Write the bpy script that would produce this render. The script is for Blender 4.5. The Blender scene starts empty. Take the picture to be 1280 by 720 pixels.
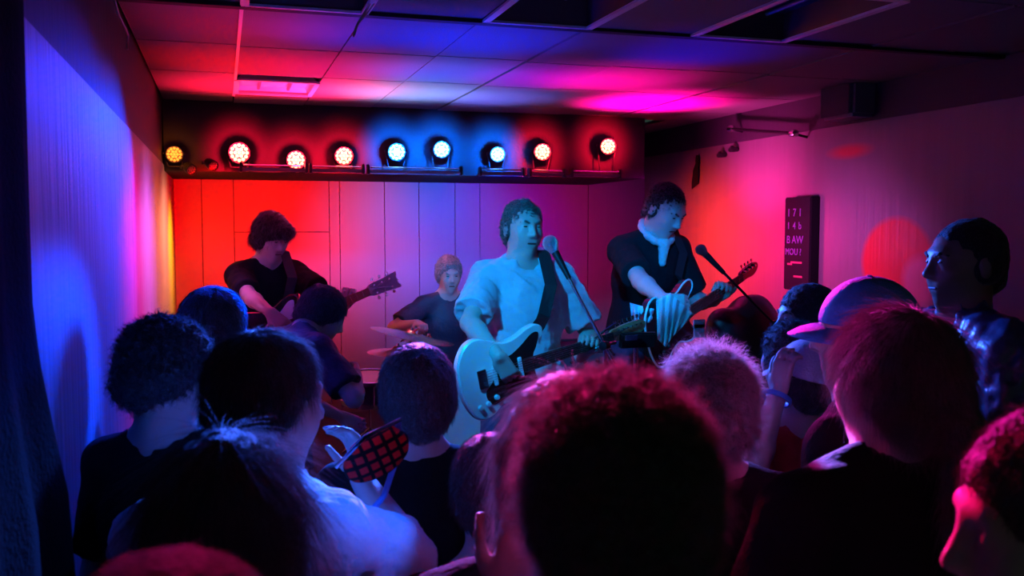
import bpy, bmesh, math, random
import numpy as np
from mathutils import Vector, Matrix
random.seed(4); RNG = np.random.default_rng(7)
C = bpy.context.scene.collection
SC = bpy.context.scene

# ------------------------------------------------------------------ camera
FPX = 1161.0; CAMZ = 1.85; YAW = math.radians(17.3); PITCH = math.radians(3.8)
cam = bpy.data.cameras.new('camera'); camo = bpy.data.objects.new('camera', cam); C.objects.link(camo)
cam.sensor_width = 36; cam.lens = FPX/1280*36; cam.clip_start = .02
camo.location = (0, 0, CAMZ); camo.rotation_euler = (math.pi/2-PITCH, 0, -YAW)
cam.dof.use_dof = True; cam.dof.focus_distance = 4.1; cam.dof.aperture_fstop = 6.0
SC.camera = camo
SC.view_settings.view_transform = 'Standard'; SC.view_settings.look = 'None'
SC.view_settings.gamma = 1; SC.view_settings.exposure = .12; SC.view_settings.use_curve_mapping = False
world = bpy.data.worlds.new('world'); SC.world = world; world.use_nodes = True
world.node_tree.nodes['Background'].inputs[0].default_value = (.30, .62, .48, 1)
world.node_tree.nodes['Background'].inputs[1].default_value = .05
# a lens point and direction in metres: where a thing stands in the room
_R = np.array(camo.rotation_euler.to_matrix())
def P(px, py, zc):
    v = np.array([(px-640)/FPX, (360-py)/FPX, -1.0])*zc
    return _R @ v + np.array([0, 0, CAMZ])

# ------------------------------------------------------------------ lights
def aim(o, tgt):
    d = Vector(tgt)-o.location; o.rotation_euler = d.to_track_quat('-Z', 'Y').to_euler()
def spot(name, loc, tgt, col, W, deg, blend=.6, size=.05):
    l = bpy.data.lights.new(name, 'SPOT'); l.energy = W; l.color = col; l.spot_size = math.radians(deg)
    l.spot_blend = blend; l.shadow_soft_size = size
    o = bpy.data.objects.new(name, l); C.objects.link(o); o.location = loc; aim(o, tgt); return o
def point(name, loc, col, W, size=.03):
    l = bpy.data.lights.new(name, 'POINT'); l.energy = W; l.color = col; l.shadow_soft_size = size
    o = bpy.data.objects.new(name, l); C.objects.link(o); o.location = loc; return o
RED = (1, .01, .02); PINK = (1, .01, .30); MAG = (.85, .01, .75); BLUE = (.01, .10, 1); AZ = (.005, .36, 1); VIO = (.30, .05, 1); ORG = (1, .10, .003)
# added wall washes without fixtures, in front of the stage header
spot('back_wall_wash_1', (-0.05, 5.95, 2.1), (-0.05, 7.45, 1.72), (1, 0, 0), 261.2, 74, 1)
spot('back_wall_wash_2', (0.35, 5.95, 2.1), (0.35, 7.45, 1.72), (1, 0, 0), 35.4, 74, 1)
spot('back_wall_wash_3', (0.75, 5.95, 2.1), (0.75, 7.45, 1.72), (1, 0, 0), 214.6, 74, 1)
spot('back_wall_wash_4', (1.15, 5.95, 2.1), (1.15, 7.45, 1.72), (1, 0, 0), 2.5, 74, 1)
spot('back_wall_wash_5', (1.55, 5.95, 2.1), (1.55, 7.45, 1.72), (0, 0.207, 1), 136, 74, 1)
spot('back_wall_wash_6', (1.95, 5.95, 2.1), (1.95, 7.45, 1.72), (0, 0, 1), 146.1, 74, 1)
spot('back_wall_wash_7', (2.4, 5.95, 2.1), (2.4, 7.45, 1.72), (1, 0, 0), 42.8, 74, 1)
spot('back_wall_wash_8', (3, 5.95, 2.1), (3, 7.45, 1.72), (1, 0, 0.83), 19.9, 74, 1)
# side wall washes, added in open air with no fixtures
spot('left_wall_wash_1', (.2, 6.85, 1.92), (-.345, 6.9, 1.66), (1, 0.4, 0), 120, 84, 1)
spot('left_wall_wash_2', (.2, 6.25, 1.92), (-.345, 6.3, 1.66), (1, 0.272, 0.152), 100, 124, 1)
spot('left_wall_wash_3', (.2, 5.55, 1.92), (-.345, 5.6, 1.66), (1, 0.185, 0.031), 46, 124, 1)
spot('left_wall_wash_4', (.2, 4.85, 1.92), (-.345, 4.9, 1.66), (0.771, 0.137, 1), 76.4, 124, 1)
spot('left_wall_wash_5', (.2, 4.15, 1.92), (-.345, 4.2, 1.66), (1, 0, 0.336), 63.1, 124, 1)
spot('left_wall_wash_6', (0.25, 4.2, 2.4), (-0.345, 3.6, 1.7), (0, 0.05, 1), 320, 84, 1)
spot('left_wall_wash_7', (0.25, 3.65, 2.4), (-0.345, 2.85, 1.6), (0, 0.035, 1), 130, 84, 1)
spot('right_wall_wash_2', (2.75, 6.15, 1.85), (3.54, 6.2, 1.62), (1, 0.034, 0.018), 140.9, 116, 1)
spot('right_wall_wash_3', (2.75, 5.45, 1.85), (3.54, 5.5, 1.62), (1, 0, 0.155), 82.9, 116, 1)
spot('right_wall_wash_4', (2.75, 4.75, 1.85), (3.54, 4.8, 1.62), (1, 0.104, 0.839), 33.8, 116, 1)
spot('right_wall_high', (2.9, 5.6, 2.0), (3.54, 5.6, 2.4), (1, 0.044, 0.448), 58.6, 100, 1)
spot('left_wall_wash_9', (.3, 3.3, 1.75), (-.345, 2.3, 1.2), (0, 0.045, 1), 260, 60, 1)
# front wash on the band, hung from the ceiling to the singer's right
spot('front_cyan', (.15, 2.75, 2.45), (1.25, 3.95, 1.45), (0, 0.34, 1), 190, 44, .7, .04)
spot('front_blue_band', (1.1, 2.4, 2.5), (2.1, 4.5, 1.5), (0, 0.22, 1), 360, 24, .7, .04)
spot('front_blue_drums', (.75, 3.2, 2.5), (1.36, 5.75, 1.45), (0, .28, 1), 420, 13, .7, .04)
# added uplights in mid-air that colour the ceiling tiles, no such fixtures
spot('ceiling_wash_a1', (0.12, 5.75, 2.08), (0.12, 5.63, 2.65), (1, 0.003, 0.043), 112.9, 96, 1)
spot('ceiling_wash_a2', (0.6, 5.75, 2.08), (0.6, 5.63, 2.65), (1, 0.012, 0.14), 153.9, 96, 1)
spot('ceiling_wash_a3', (1.1, 5.75, 2.08), (1.1, 5.63, 2.65), (0.257, 0.385, 1), 70.6, 96, 1)
spot('ceiling_wash_a4', (1.6, 5.75, 2.08), (1.6, 5.63, 2.65), (0.131, 0.14, 1), 51.3, 96, 1)
spot('ceiling_wash_a6', (2.7, 5.75, 2.08), (2.7, 5.63, 2.65), (1, 0, 0.28), 450, 96, 1)
spot('ceiling_wash_b1', (0.12, 4.95, 2.08), (0.12, 4.83, 2.65), (1, 0, 0), 46.3, 96, 1)
spot('ceiling_wash_b2', (0.6, 4.95, 2.08), (0.6, 4.83, 2.65), (1, 0, 0.208), 30.1, 96, 1)
spot('ceiling_wash_b3', (1.1, 4.95, 2.08), (1.1, 4.83, 2.65), (0, 0.097, 1), 53.7, 96, 1)
spot('ceiling_wash_b4', (1.6, 4.95, 2.08), (1.6, 4.83, 2.65), (0.441, 0, 1), 30.3, 96, 1)
spot('ceiling_wash_b5', (2.1, 4.95, 2.08), (2.1, 4.83, 2.65), (1, 0, 0.312), 77.1, 96, 1)
spot('ceiling_wash_c1', (0.12, 4.05, 2.08), (0.12, 3.93, 2.65), (1, 0, 0), 16.9, 96, 1)
spot('ceiling_wash_c2', (0.6, 4.05, 2.08), (0.6, 3.93, 2.65), (0, 0.017, 1), 26, 96, 1)
spot('ceiling_wash_c3', (1.1, 4.05, 2.08), (1.1, 3.93, 2.65), (0, 0.019, 1), 49.8, 96, 1)
spot('ceiling_wash_c5', (2.1, 4.05, 2.08), (2.1, 3.93, 2.65), (0, 0.002, 1), 20, 96, 1)
# added spots without fixtures, mostly above the stage: they rim the heads from behind
spot('back_red', (.85, 4.7, 2.6), (.5, 1.2, 1.5), (1, 0, 0.1), 1700, 15, .9)
spot('back_blue_left', (1.0, 4.7, 2.6), (.15, 1.7, 1.4), (0.03, 0.12, 1), 3200, 17, .8)
spot('back_pink', (1.9, 4.7, 2.6), (.95, .9, 1.5), (1, 0.01, 0.5), 2200, 13, .9)
spot('back_magenta_right', (.98, 4.7, 2.45), (1.08, 1.25, 1.62), (1, 0.02, 0.6), 2800, 8.5, .9)
spot('back_violet', (1.72, 4.7, 2.6), tuple(P(885, 470, 1.92)), (0.15, 0.15, 1), 12000, 8, .9)
spot('back_blue_centre', (.72, 4.7, 2.6), tuple(P(690, 520, 1.3)), (0.12, 0.14, 1), 4000, 7, .9)
spot('back_crimson_near', (.5, 3.6, 2.6), tuple(P(212, 710, .56)), (1, 0, 0.15), 220, 9, .9)
spot('front_blue_left', (.55, 3.3, 2.5), (.22, 4.95, 1.65), (.03, .15, 1), 26, 16, .9)
spot('cymbal_fill', (1.0, 4.9, 2.3), tuple(P(505, 420, 5.3)), (.8, .55, .8), 14, 22, .9)  # added fill that brightens the cymbals, no lamp hangs there
spot('rim_left', (.85, 6.15, 2.18), tuple(P(345, 285, 5.1)), (1, .1, .5), 120, 14, .9)
spot('rim_singer', (1.25, 6.15, 2.18), tuple(P(650, 290, 4.1)), (.9, .2, .9), 330, 12, .9)
spot('rim_bass', (2.0, 6.15, 2.18), tuple(P(840, 270, 4.8)), (1, .03, .25), 90, 14, .9)
spot('rim_drums', (1.2, 6.3, 2.15), tuple(P(562, 335, 6.2)), (1, .25, .8), 30, 30, .9)
spot('back_blue_right', (1.3, 5.85, 2.25), (1.9, 1.9, 1.4), (.01, .10, 1), 600, 24, .8)
spot('side_blue_man', (1.3, 4.6, 2.3), tuple(P(1170, 370, 2.6)), (.03, .12, 1), 520, 34, .8)
spot('side_blue_faces', (1.25, 2.7, 2.35), (.1, 1.9, 1.45), (.0, .08, 1), 60, 30, .8)
spot('top_pink', (.75, 2.9, 2.58), tuple(P(760, 500, .97)), (1, 0.01, 0.22), 1500, 13, .9)
spot('crowd_cyan', (1.0, .9, 2.58), tuple(P(440, 640, 1.62)), (.0, .11, 1), 150, 10, .5, .02)

# ------------------------------------------------------------------ materials
_M = {}
def mat(name, col, rough=.6, metal=0, bump=0, bscale=40, var=0, vscale=6, stretch=(1, 1, 1), spec=.5, emis=None, es=0, transl=0, sheen=0, coat=0):
    if name in _M: return _M[name]
    m = bpy.data.materials.new(name); m.use_nodes = True; _M[name] = m
    nt = m.node_tree; b = nt.nodes['Principled BSDF']
    b.inputs['Base Color'].default_value = (*col, 1); b.inputs['Roughness'].default_value = rough
    b.inputs['Metallic'].default_value = metal; b.inputs['Specular IOR Level'].default_value = spec
    b.inputs['Sheen Weight'].default_value = sheen; b.inputs['Sheen Roughness'].default_value = .35; b.inputs['Coat Weight'].default_value = coat
    if emis: b.inputs['Emission Color'].default_value = (*emis, 1); b.inputs['Emission Strength'].default_value = es
    tc = nt.nodes.new('ShaderNodeTexCoord'); mp = nt.nodes.new('ShaderNodeMapping'); mp.inputs['Scale'].default_value = stretch
    nt.links.new(tc.outputs['Object'], mp.inputs['Vector'])
    if var:
        n = nt.nodes.new('ShaderNodeTexNoise'); n.inputs['Scale'].default_value = vscale; n.inputs['Detail'].default_value = 4
        nt.links.new(mp.outputs['Vector'], n.inputs['Vector'])
        mx = nt.nodes.new('ShaderNodeMix'); mx.data_type = 'RGBA'
        mx.inputs['A'].default_value = (*[c*(1-var) for c in col], 1); mx.inputs['B'].default_value = (*[min(1, c*(1+var)) for c in col], 1)
        nt.links.new(n.outputs['Fac'], mx.inputs['Factor']); nt.links.new(mx.outputs['Result'], b.inputs['Base Color'])
    if bump:
        n2 = nt.nodes.new('ShaderNodeTexNoise'); n2.inputs['Scale'].default_value = bscale; n2.inputs['Detail'].default_value = 3
        nt.links.new(mp.outputs['Vector'], n2.inputs['Vector'])
        bp = nt.nodes.new('ShaderNodeBump'); bp.inputs['Strength'].default_value = bump; bp.inputs['Distance'].default_value = .01
        nt.links.new(n2.outputs['Fac'], bp.inputs['Height']); nt.links.new(bp.outputs['Normal'], b.inputs['Normal'])
    if transl:
        t = nt.nodes.new('ShaderNodeBsdfTranslucent'); t.inputs[0].default_value = (*[min(1, c*1.6) for c in col], 1)
        ms = nt.nodes.new('ShaderNodeMixShader'); ms.inputs[0].default_value = transl
        out = nt.nodes['Material Output']
        nt.links.new(b.outputs[0], ms.inputs[1]); nt.links.new(t.outputs[0], ms.inputs[2]); nt.links.new(ms.outputs[0], out.inputs[0])
    return m
SKIN = mat('skin_light', (.50, .38, .32), .45, bump=.1, bscale=60)
SKIN2 = mat('skin_dark', (.20, .11, .07), .4, bump=.1, bscale=60)
HBASE = {}
def hairm(name, c, t=.25):
    HBASE[name] = mat(name+'_roots', [q*.6 for q in c], .65, var=.4, vscale=30, spec=.35, bump=.6, bscale=220, sheen=.3)
    return mat(name, c, .6, transl=t, var=.4, vscale=30, spec=.5, bump=.6, bscale=220, sheen=.6)
HBLK = hairm('hair_black', (.02, .015, .012), .1); HBRN = hairm('hair_brown', (.17, .13, .12), .4); HLT = hairm('hair_light', (.40, .36, .34))
BLK = mat('cloth_black', (.010, .010, .011), .9, spec=.15, bump=.3, bscale=120)
NAVY = mat('cloth_navy', (.02, .025, .05), .55, bump=.4, bscale=90)
JACK = mat('cloth_satin_jacket', (.05, .06, .12), .3, bump=.5, bscale=25)
WHT = mat('cloth_white', (.72, .72, .70), .8, bump=.3, bscale=90)
SHIRT = mat('cloth_pale_shirt', (.48, .52, .56), .75, bump=.25, bscale=70)
REDC = mat('cloth_red', (.5, .02, .03), .8, bump=.3, bscale=90)
DENIM = mat('denim_dark', (.02, .025, .045), .8, bump=.3, bscale=150)
SHOE = mat('shoe_black', (.015, .015, .016), .4)
METAL = mat('metal_chrome', (.75, .75, .77), .18, 1)
DMET = mat('metal_black', (.02, .02, .022), .45, .6)
PLB = mat('plastic_black', (.015, .015, .017), .5)
BRASS = mat('cymbal_brass', (.75, .58, .30), .25, 1, bump=.15, bscale=180)
GWHITE = mat('guitar_white', (.78, .78, .74), .25, coat=.5)
GDARK = mat('guitar_dark', (.03, .012, .01), .2, coat=.8)
PALE = mat('guitar_binding', (.75, .7, .6), .3)
PICK = mat('pickguard_white', (.82, .82, .8), .3); TORT = mat('pickguard_dark', (.05, .01, .01), .25)
MAPLE = mat('neck_maple', (.45, .28, .13), .35); ROSE = mat('fretboard', (.05, .025, .015), .5)

# ------------------------------------------------------------------ object helpers
def link(name, verts, faces, m, parent=None, origin=None, smooth=True):
    me = bpy.data.meshes.new(name); v = np.asarray(verts, dtype=float)
    o0 = np.array(origin if origin is not None else (0, 0, 0), dtype=float)
    f = np.asarray(faces) if len(faces) and len(set(map(len, faces[:50]))) == 1 and isinstance(faces, np.ndarray) else faces
    v = v-o0
    if isinstance(f, np.ndarray):
        n, k = f.shape
        me.vertices.add(len(v)); me.vertices.foreach_set('co', v.ravel())
        me.loops.add(n*k); me.loops.foreach_set('vertex_index', f.ravel().astype(np.int32))
        me.polygons.add(n); me.polygons.foreach_set('loop_start', (np.arange(n)*k).astype(np.int32)); 
        me.update(calc_edges=True); me.validate()
    else: me.from_pydata([tuple(x) for x in v], [], [tuple(int(i) for i in x) for x in f])
    if smooth: me.polygons.foreach_set('use_smooth', [True]*len(me.polygons))
    me.materials.append(m); me.update()
    o = bpy.data.objects.new(name, me); C.objects.link(o)
    if parent is not None: o.parent = parent
    else: o.location = o0
    return o
def empty(name, loc, label=None, cat=None, group=None):
    o = bpy.data.objects.new(name, None); C.objects.link(o); o.location = loc; o.empty_display_size = .1
    return tag(o, label, cat, group)
def tag(o, label=None, cat=None, group=None, kind=None):
    if label: o['label'] = label
    if cat: o['category'] = cat
    if group: o['group'] = group
    if kind: o['kind'] = kind
    return o
class MB:                                   # collects shapes, builds one mesh
    def __init__(s): s.v = []; s.f = []
    def add(s, v, f):
        n = len(s.v); s.v += [tuple(map(float, x)) for x in v]; s.f += [tuple(i+n for i in q) for q in f]; return s
    def box(s, c, h, R=None, bev=0):
        bm = bmesh.new(); bmesh.ops.create_cube(bm, size=2)
        for q in bm.verts: q.co = Vector((q.co.x*h[0], q.co.y*h[1], q.co.z*h[2]))
        if bev: bmesh.ops.bevel(bm, geom=list(bm.edges), offset=bev, segments=2, affect='EDGES')
        R = np.eye(3) if R is None else np.array(R); bm.verts.index_update()
        s.add([R@np.array(q.co)+np.array(c) for q in bm.verts], [[q.index for q in f.verts] for f in bm.faces]); bm.free(); return s
    def tube(s, pts, r, n=10, caps=True):
        pts = [np.array(p, float) for p in pts]; rr = r if hasattr(r, '__len__') else [r]*len(pts)
        vs = []; fs = []; prev = None
        for i, p in enumerate(pts):
            t = pts[min(i+1, len(pts)-1)]-pts[max(i-1, 0)]; t = t/(np.linalg.norm(t)+1e-9)
            if prev is None: a = np.cross(t, (0, 0, 1) if abs(t[2]) < .9 else (1, 0, 0))
            else: a = prev-t*np.dot(prev, t)
            a = a/(np.linalg.norm(a)+1e-9); prev = a; b = np.cross(t, a)
            for k in range(n):
                th = 2*math.pi*k/n; vs.append(p+rr[i]*(math.cos(th)*a+math.sin(th)*b))
        for i in range(len(pts)-1):
            for k in range(n): fs.append((i*n+k, i*n+(k+1) % n, (i+1)*n+(k+1) % n, (i+1)*n+k))
        if caps: fs.append(tuple(range(n))[::-1]); fs.append(tuple((len(pts)-1)*n+k for k in range(n)))
        return s.add(vs, fs)
    def lathe(s, prof, c, ax, n=32):        # prof: (radius, height) pairs
        ax = np.array(ax, float); ax /= np.linalg.norm(ax); a = np.cross(ax, (0, 0, 1) if abs(ax[2]) < .9 else (1, 0, 0)); a /= np.linalg.norm(a); b = np.cross(ax, a)
        vs = []; fs = []
        for r, h in prof:
            for k in range(n):
                th = 2*math.pi*k/n; vs.append(np.array(c)+ax*h+max(r, 1e-5)*(math.cos(th)*a+math.sin(th)*b))
        for i in range(len(prof)-1):
            for k in range(n): fs.append((i*n+k, i*n+(k+1) % n, (i+1)*n+(k+1) % n, (i+1)*n+k))
        return s.add(vs, fs)
    def build(s, name, m, parent=None, origin=None, smooth=False):
        o = link(name, s.v, s.f, m, parent, origin, smooth)
        if smooth:
            me = o.data; bm = bmesh.new(); bm.from_mesh(me)
            for e in bm.edges:
                if len(e.link_faces) == 2 and e.calc_face_angle(0) > .7: e.smooth = False
            bm.to_mesh(me); bm.free()
        return o

# ------------------------------------------------------------------ implicit surfaces
def cone(a, b, ra, rb, k=.02, sub=False, cut=False, f=1.0):
    return dict(t='c', a=np.array(a, float), b=np.array(b, float), ra=ra, rb=rb, k=k, sub=sub, cut=cut)
def ell(c, r, A=None, k=.02, sub=False):
    return dict(t='e', c=np.array(c, float), r=np.array(r, float), A=np.eye(3) if A is None else np.array(A), k=k, sub=sub)
def prim(p, X):
    if p['t'] == 'c':
        ab = p['b']-p['a']; L2 = ab@ab+1e-12; t = (X-p['a'])@ab/L2; tc = np.clip(t, 0, 1)
        d = np.linalg.norm(X-p['a']-tc[:, None]*ab, axis=1)-(p['ra']+tc*(p['rb']-p['ra']))
        if p['cut']: d = np.maximum(d, (t-1)*math.sqrt(L2))
        return d
    Y = (X-p['c'])@p['A'].T/p['r']; k0 = np.linalg.norm(Y, axis=1); k1 = np.linalg.norm(Y/p['r'], axis=1)+1e-9
    return k0*(k0-1)/k1
def comb(d, dp, p):
    k = p['k']
    if p['sub']:
        h = np.maximum(k-np.abs(d+dp), 0)/k if k > 0 else 0; return np.maximum(d, -dp)+h*h*k*.25
    h = np.maximum(k-np.abs(d-dp), 0)/k if k > 0 else 0; return np.minimum(d, dp)-h*h*k*.25
def sdf_mesh(prims, res, post=None, amp=0.0):
    lo = np.full(3, 1e9); hi = -lo
    for p in prims:
        if p['sub']: continue
        if p['t'] == 'c':
            r = max(p['ra'], p['rb']); lo = np.minimum(lo, np.minimum(p['a'], p['b'])-r); hi = np.maximum(hi, np.maximum(p['a'], p['b'])+r)
        else: r = p['r'].max(); lo = np.minimum(lo, p['c']-r); hi = np.maximum(hi, p['c']+r)
    lo -= .03+amp; hi += .03+amp; B = 8; bs = B*res; nb = np.ceil((hi-lo)/bs).astype(int); hd = bs*.8661
    g = np.stack(np.meshgrid(*[np.arange(n) for n in nb], indexing='ij'), -1).reshape(-1, 3)
    ctr = lo+(g+.5)*bs; D = np.full(len(g), 1e3); DP = []
    for p in prims:
        dp = prim(p, ctr); DP.append(dp); D = comb(D, dp, p)
    keep = np.abs(D) < hd*1.3+amp+.012; g = g[keep]; ctr = ctr[keep]; D = D[keep]; DP = [x[keep] for x in DP]
    q = np.stack(np.meshgrid(*[np.arange(B+1)]*3, indexing='ij'), -1).reshape(-1, 3)
    gi = (g[:, None, :]*B+q[None]); X = lo+gi*res; n = len(g); m = len(q)
    d = np.full((n, m), 1e3); un = np.full(n, 1e3)
    for p, dp in zip(prims, DP):
        if not p['sub']: un = np.minimum(un, dp)
    for p, dp in zip(prims, DP):
        s = (dp < hd*1.3+p['k']+.02+amp) if p['sub'] else (dp < un+2.4*hd+p['k']+amp)
        if not s.any(): continue
        d[s] = comb(d[s].ravel(), prim(p, X[s].reshape(-1, 3)), p).reshape(-1, m)
    if post: d = post(X.reshape(-1, 3), d.ravel()).reshape(n, m)
    d4 = d.reshape(n, B+1, B+1, B+1)
    ins = d4 < 0
    cnt = sum(ins[:, i:B+i, j:B+j, k:B+k].astype(np.int8) for i in (0, 1) for j in (0, 1) for k in (0, 1))
    ci = np.argwhere((cnt > 0) & (cnt < 8))
    acc = np.zeros((len(ci), 3)); w = np.zeros(len(ci))
    offs = [(i, j, k) for i in (0, 1) for j in (0, 1) for k in (0, 1)]
    cv = {o: d4[ci[:, 0], ci[:, 1]+o[0], ci[:, 2]+o[1], ci[:, 3]+o[2]] for o in offs}
    for o in offs:
        for ax in range(3):
            if o[ax]: continue
            o2 = list(o); o2[ax] = 1; a = cv[o]; b = cv[tuple(o2)]; s = (a < 0) != (b < 0)
            t = np.where(s, a/(a-b+1e-20), 0); pt = np.tile(np.array(o, float), (len(ci), 1)); pt[:, ax] += t
            acc += pt*s[:, None]; w += s
    gl = g[ci[:, 0]]*B+ci[:, 1:]
    pos = lo+(gl+acc/w[:, None])*res
    S = (nb*B+3).astype(np.int64); key = (gl[:, 0]*S[1]+gl[:, 1])*S[2]+gl[:, 2]
    ks, order = np.unique(key, return_index=True); pos = pos[order]; gl = gl[order]
    quads = []
    for ax in range(3):
        hi_ = [B, B, B]
        a = ins[:, :B, :B, :B]; sl = [slice(0, B)]*3; sl[ax] = slice(1, B+1); b = ins[(slice(None), *sl)]
        e = np.argwhere(a != b); flip = a[e[:, 0], e[:, 1], e[:, 2], e[:, 3]]
        ge = g[e[:, 0]]*B+e[:, 1:]; u = (ax+1) % 3; v = (ax+2) % 3
        idx = []; ok = np.ones(len(ge), bool)
        for du, dv in ((0, 0), (-1, 0), (-1, -1), (0, -1)):
            c = ge.copy(); c[:, u] += du; c[:, v] += dv; kk = (c[:, 0]*S[1]+c[:, 1])*S[2]+c[:, 2]
            j = np.clip(np.searchsorted(ks, kk), 0, len(ks)-1); ok &= ks[j] == kk; idx.append(j)
        Q = np.stack(idx, 1)
        Q[~flip] = Q[~flip][:, ::-1]; quads.append(Q[ok])
    F = np.concatenate(quads)
    return pos, F
def vnormals(v, f):
    n = np.cross(v[f[:, 2]]-v[f[:, 0]], v[f[:, 3]]-v[f[:, 1]]); N = np.zeros_like(v)
    for k in range(4): np.add.at(N, f[:, k], n)
    return N/(np.linalg.norm(N, axis=1)[:, None]+1e-12)
def snoise(X, wl, seed):
    r = np.random.default_rng(seed); s = 0
    for i in range(5):
        a = r.normal(size=3); a /= np.linalg.norm(a); b = r.normal(size=3); b /= np.linalg.norm(b)
        s = s+np.sin(X@a*2*math.pi/wl+r.random()*6)*np.sin(X@b*2*math.pi/wl/1.3+r.random()*6)
    return s/3.0

# ------------------------------------------------------------------ people
def rotm(axis, deg): return np.array(Matrix.Rotation(math.radians(deg), 3, Vector(axis)))
def ik(a, b, l1, l2, pole):
    d = b-a; L = np.linalg.norm(d); 
    if L > (l1+l2)*.995: b = a+d/L*(l1+l2)*.995; d = b-a; L = np.linalg.norm(d)
    x = (l1*l1-l2*l2+L*L)/(2*L); h = math.sqrt(max(l1*l1-x*x, 0)); u = d/L
    pl = pole-u*(pole@u); pl = pl/(np.linalg.norm(pl)+1e-9); return a+u*x+pl*h, b
def skeleton(s, root, a, lean=0, bend=0, side=0, neck=0, hyaw=0, hpitch=0, hroll=0, sit=0, shw=.18, legs=None, twist=0):
    a = math.radians(a); L = np.array([math.cos(a), math.sin(a), 0]); F = np.array([math.sin(a), -math.cos(a), 0]); U = np.array([0, 0, 1.])
    J = dict(L0=L, F0=F, s=s); root = np.array(root, float)
    pel = root+U*(.95-sit)*s
    def up(al, sd=0): al = math.radians(al); sd = math.radians(sd); return (F*math.sin(al)+U*math.cos(al))*math.cos(sd)+L*math.sin(sd)
    J['pel'] = pel; w = pel+up(lean, side)*.12*s; ch = w+up(lean+bend*.5, side)*.19*s; nb = ch+up(lean+bend, side)*.205*s
    ca, sa = math.cos(math.radians(twist)), math.sin(math.radians(twist)); L2 = L*ca+F*sa
    tU = up(lean+bend, side); tL = L2-tU*(L2@tU); tL /= np.linalg.norm(tL); tF = F-tU*(F@tU)-tL*(F@tL); tF /= np.linalg.norm(tF)
    J.update(w=w, ch=ch, nb=nb, tU=tU, tL=tL, tF=tF)
    hU = up(lean+bend+neck, side); hc = nb+hU*.155*s
    R = rotm((0, 0, 1), -hyaw) if False else np.eye(3)
    f = F*math.cos(math.radians(hyaw))+L*math.sin(math.radians(hyaw)); l = L*math.cos(math.radians(hyaw))-F*math.sin(math.radians(hyaw))
    hp = math.radians(hpitch); hf = f*math.cos(hp)-U*math.sin(hp); hu = U*math.cos(hp)+f*math.sin(hp)
    hr = math.radians(hroll); hl = l*math.cos(hr)+hu*math.sin(hr); hu2 = hu*math.cos(hr)-l*math.sin(hr)
    J.update(hc=hc, hl=hl, hf=hf, hu=hu2, top=hc+hu2*.125*s)
    for sd, n in ((1, 'l'), (-1, 'r')):
        J['sh'+n] = nb+tL*sd*shw*s-tU*.07*s
        hip = pel+L*sd*.09*s-U*.03*s
        ft = root+L*sd*.13*s+F*.0+U*.09*s
        if legs and n in legs: o = legs[n]; ft = root+L*o[0]*s+F*o[1]*s+U*(.09*s+o[2])
        kn, ft = ik(hip, ft, .43*s, .42*s, F+L*sd*.15); J['hip'+n] = hip; J['kn'+n] = kn; J['ft'+n] = ft
    return J
def hl2w(J, x, y, z): return J['hc']+(J['hl']*x+J['hf']*y+J['hu']*z)*J['s']
def head_prims(J):
    s = J['s']; A = np.stack([J['hl'], J['hf'], J['hu']]); h = lambda x, y, z: hl2w(J, x, y, z); q = []
    E = lambda c, r, k=.02, sub=False: q.append(ell(h(*c), np.array(r)*s, A, k*s, sub))
    K = lambda a, b, ra, rb, k=.01, sub=False: q.append(cone(h(*a), h(*b), ra*s, rb*s, k*s, sub))
    E((0, -.015, .035), (.076, .098, .09)); E((0, .032, .0), (.063, .066, .092), .03); E((0, .03, -.055), (.054, .062, .058), .03)
    K((0, .07, -.098), (0, .07, -.098), .019, .019, .03)
    K((-.034, .083, .036), (.034, .083, .036), .012, .012, .02)
    for x in (-1, 1):
        E((x*.032, .104, .018), (.020, .018, .014), .012, True); E((x*.031, .082, .018), (.0125, .0125, .0125), .004)
        K((x*.04, .066, -.015), (x*.03, .07, -.03), .02, .018, .03); E((x*.077, -.012, .0), (.010, .02, .032), .008)
    K((0, .092, .026), (0, .114, -.016), .007, .012, .014); K((-.012, .102, -.02), (.012, .102, -.02), .009, .009, .01)
    K((-.02, .088, -.048), (.02, .088, -.048), .008, .008, .01); K((-.017, .086, -.063), (.017, .086, -.063), .009, .009, .01)
    K((-.018, .099, -.0555), (.018, .099, -.0555), .003, .003, .004, True)
    q.append(cone(h(0, -.02, -.05), J['nb']+J['tF']*.0, .054*s, .062*s, .035*s))
    return q
def hand_prims(w, d, n, sd, s, curl=(25, 30, 30, 35), thumb=30, spread=.0):
    """w wrist, d along the hand, n palm normal (fingers curl towards it), sd side of thumb"""
    d = d/np.linalg.norm(d); n = n-d*(n@d); n /= np.linalg.norm(n); t = np.cross(d, n)*sd; q = []
    for o in (-.026, -.009, .009, .026):
        q.append(cone(w+d*.01*s+t*o*.7*s, w+d*.082*s+t*o*s, .0135*s, .0115*s, .012*s))
    for i, (o, L) in enumerate(((.029, .068), (.010, .078), (-.010, .072), (-.028, .058))):
        p = w+d*.083*s+t*o*s; ang = 0; dd = d+t*o*spread
        for k, fr in enumerate((.46, .30, .24)):
            ang += math.radians(curl[i]*(1, 1.15, .8)[k]); v = d*math.cos(ang)+n*math.sin(ang); p2 = p+v*L*fr*s
            r = (.0092, .0085, .0078)[k]; q.append(cone(p, p2, r*s, (r-.0006)*s, .003)); p = p2
    p = w+d*.022*s+t*.026*s; th = math.radians(thumb)
    for L, r in ((.042, .0125), (.032, .0105), (.026, .0095)):
        v = d*math.cos(th)*.8+t*math.sin(th)+n*.35; v /= np.linalg.norm(v); p2 = p+v*L*s; q.append(cone(p, p2, r*s, (r-.0012)*s, .005)); p = p2; th *= .55
    return q
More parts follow.
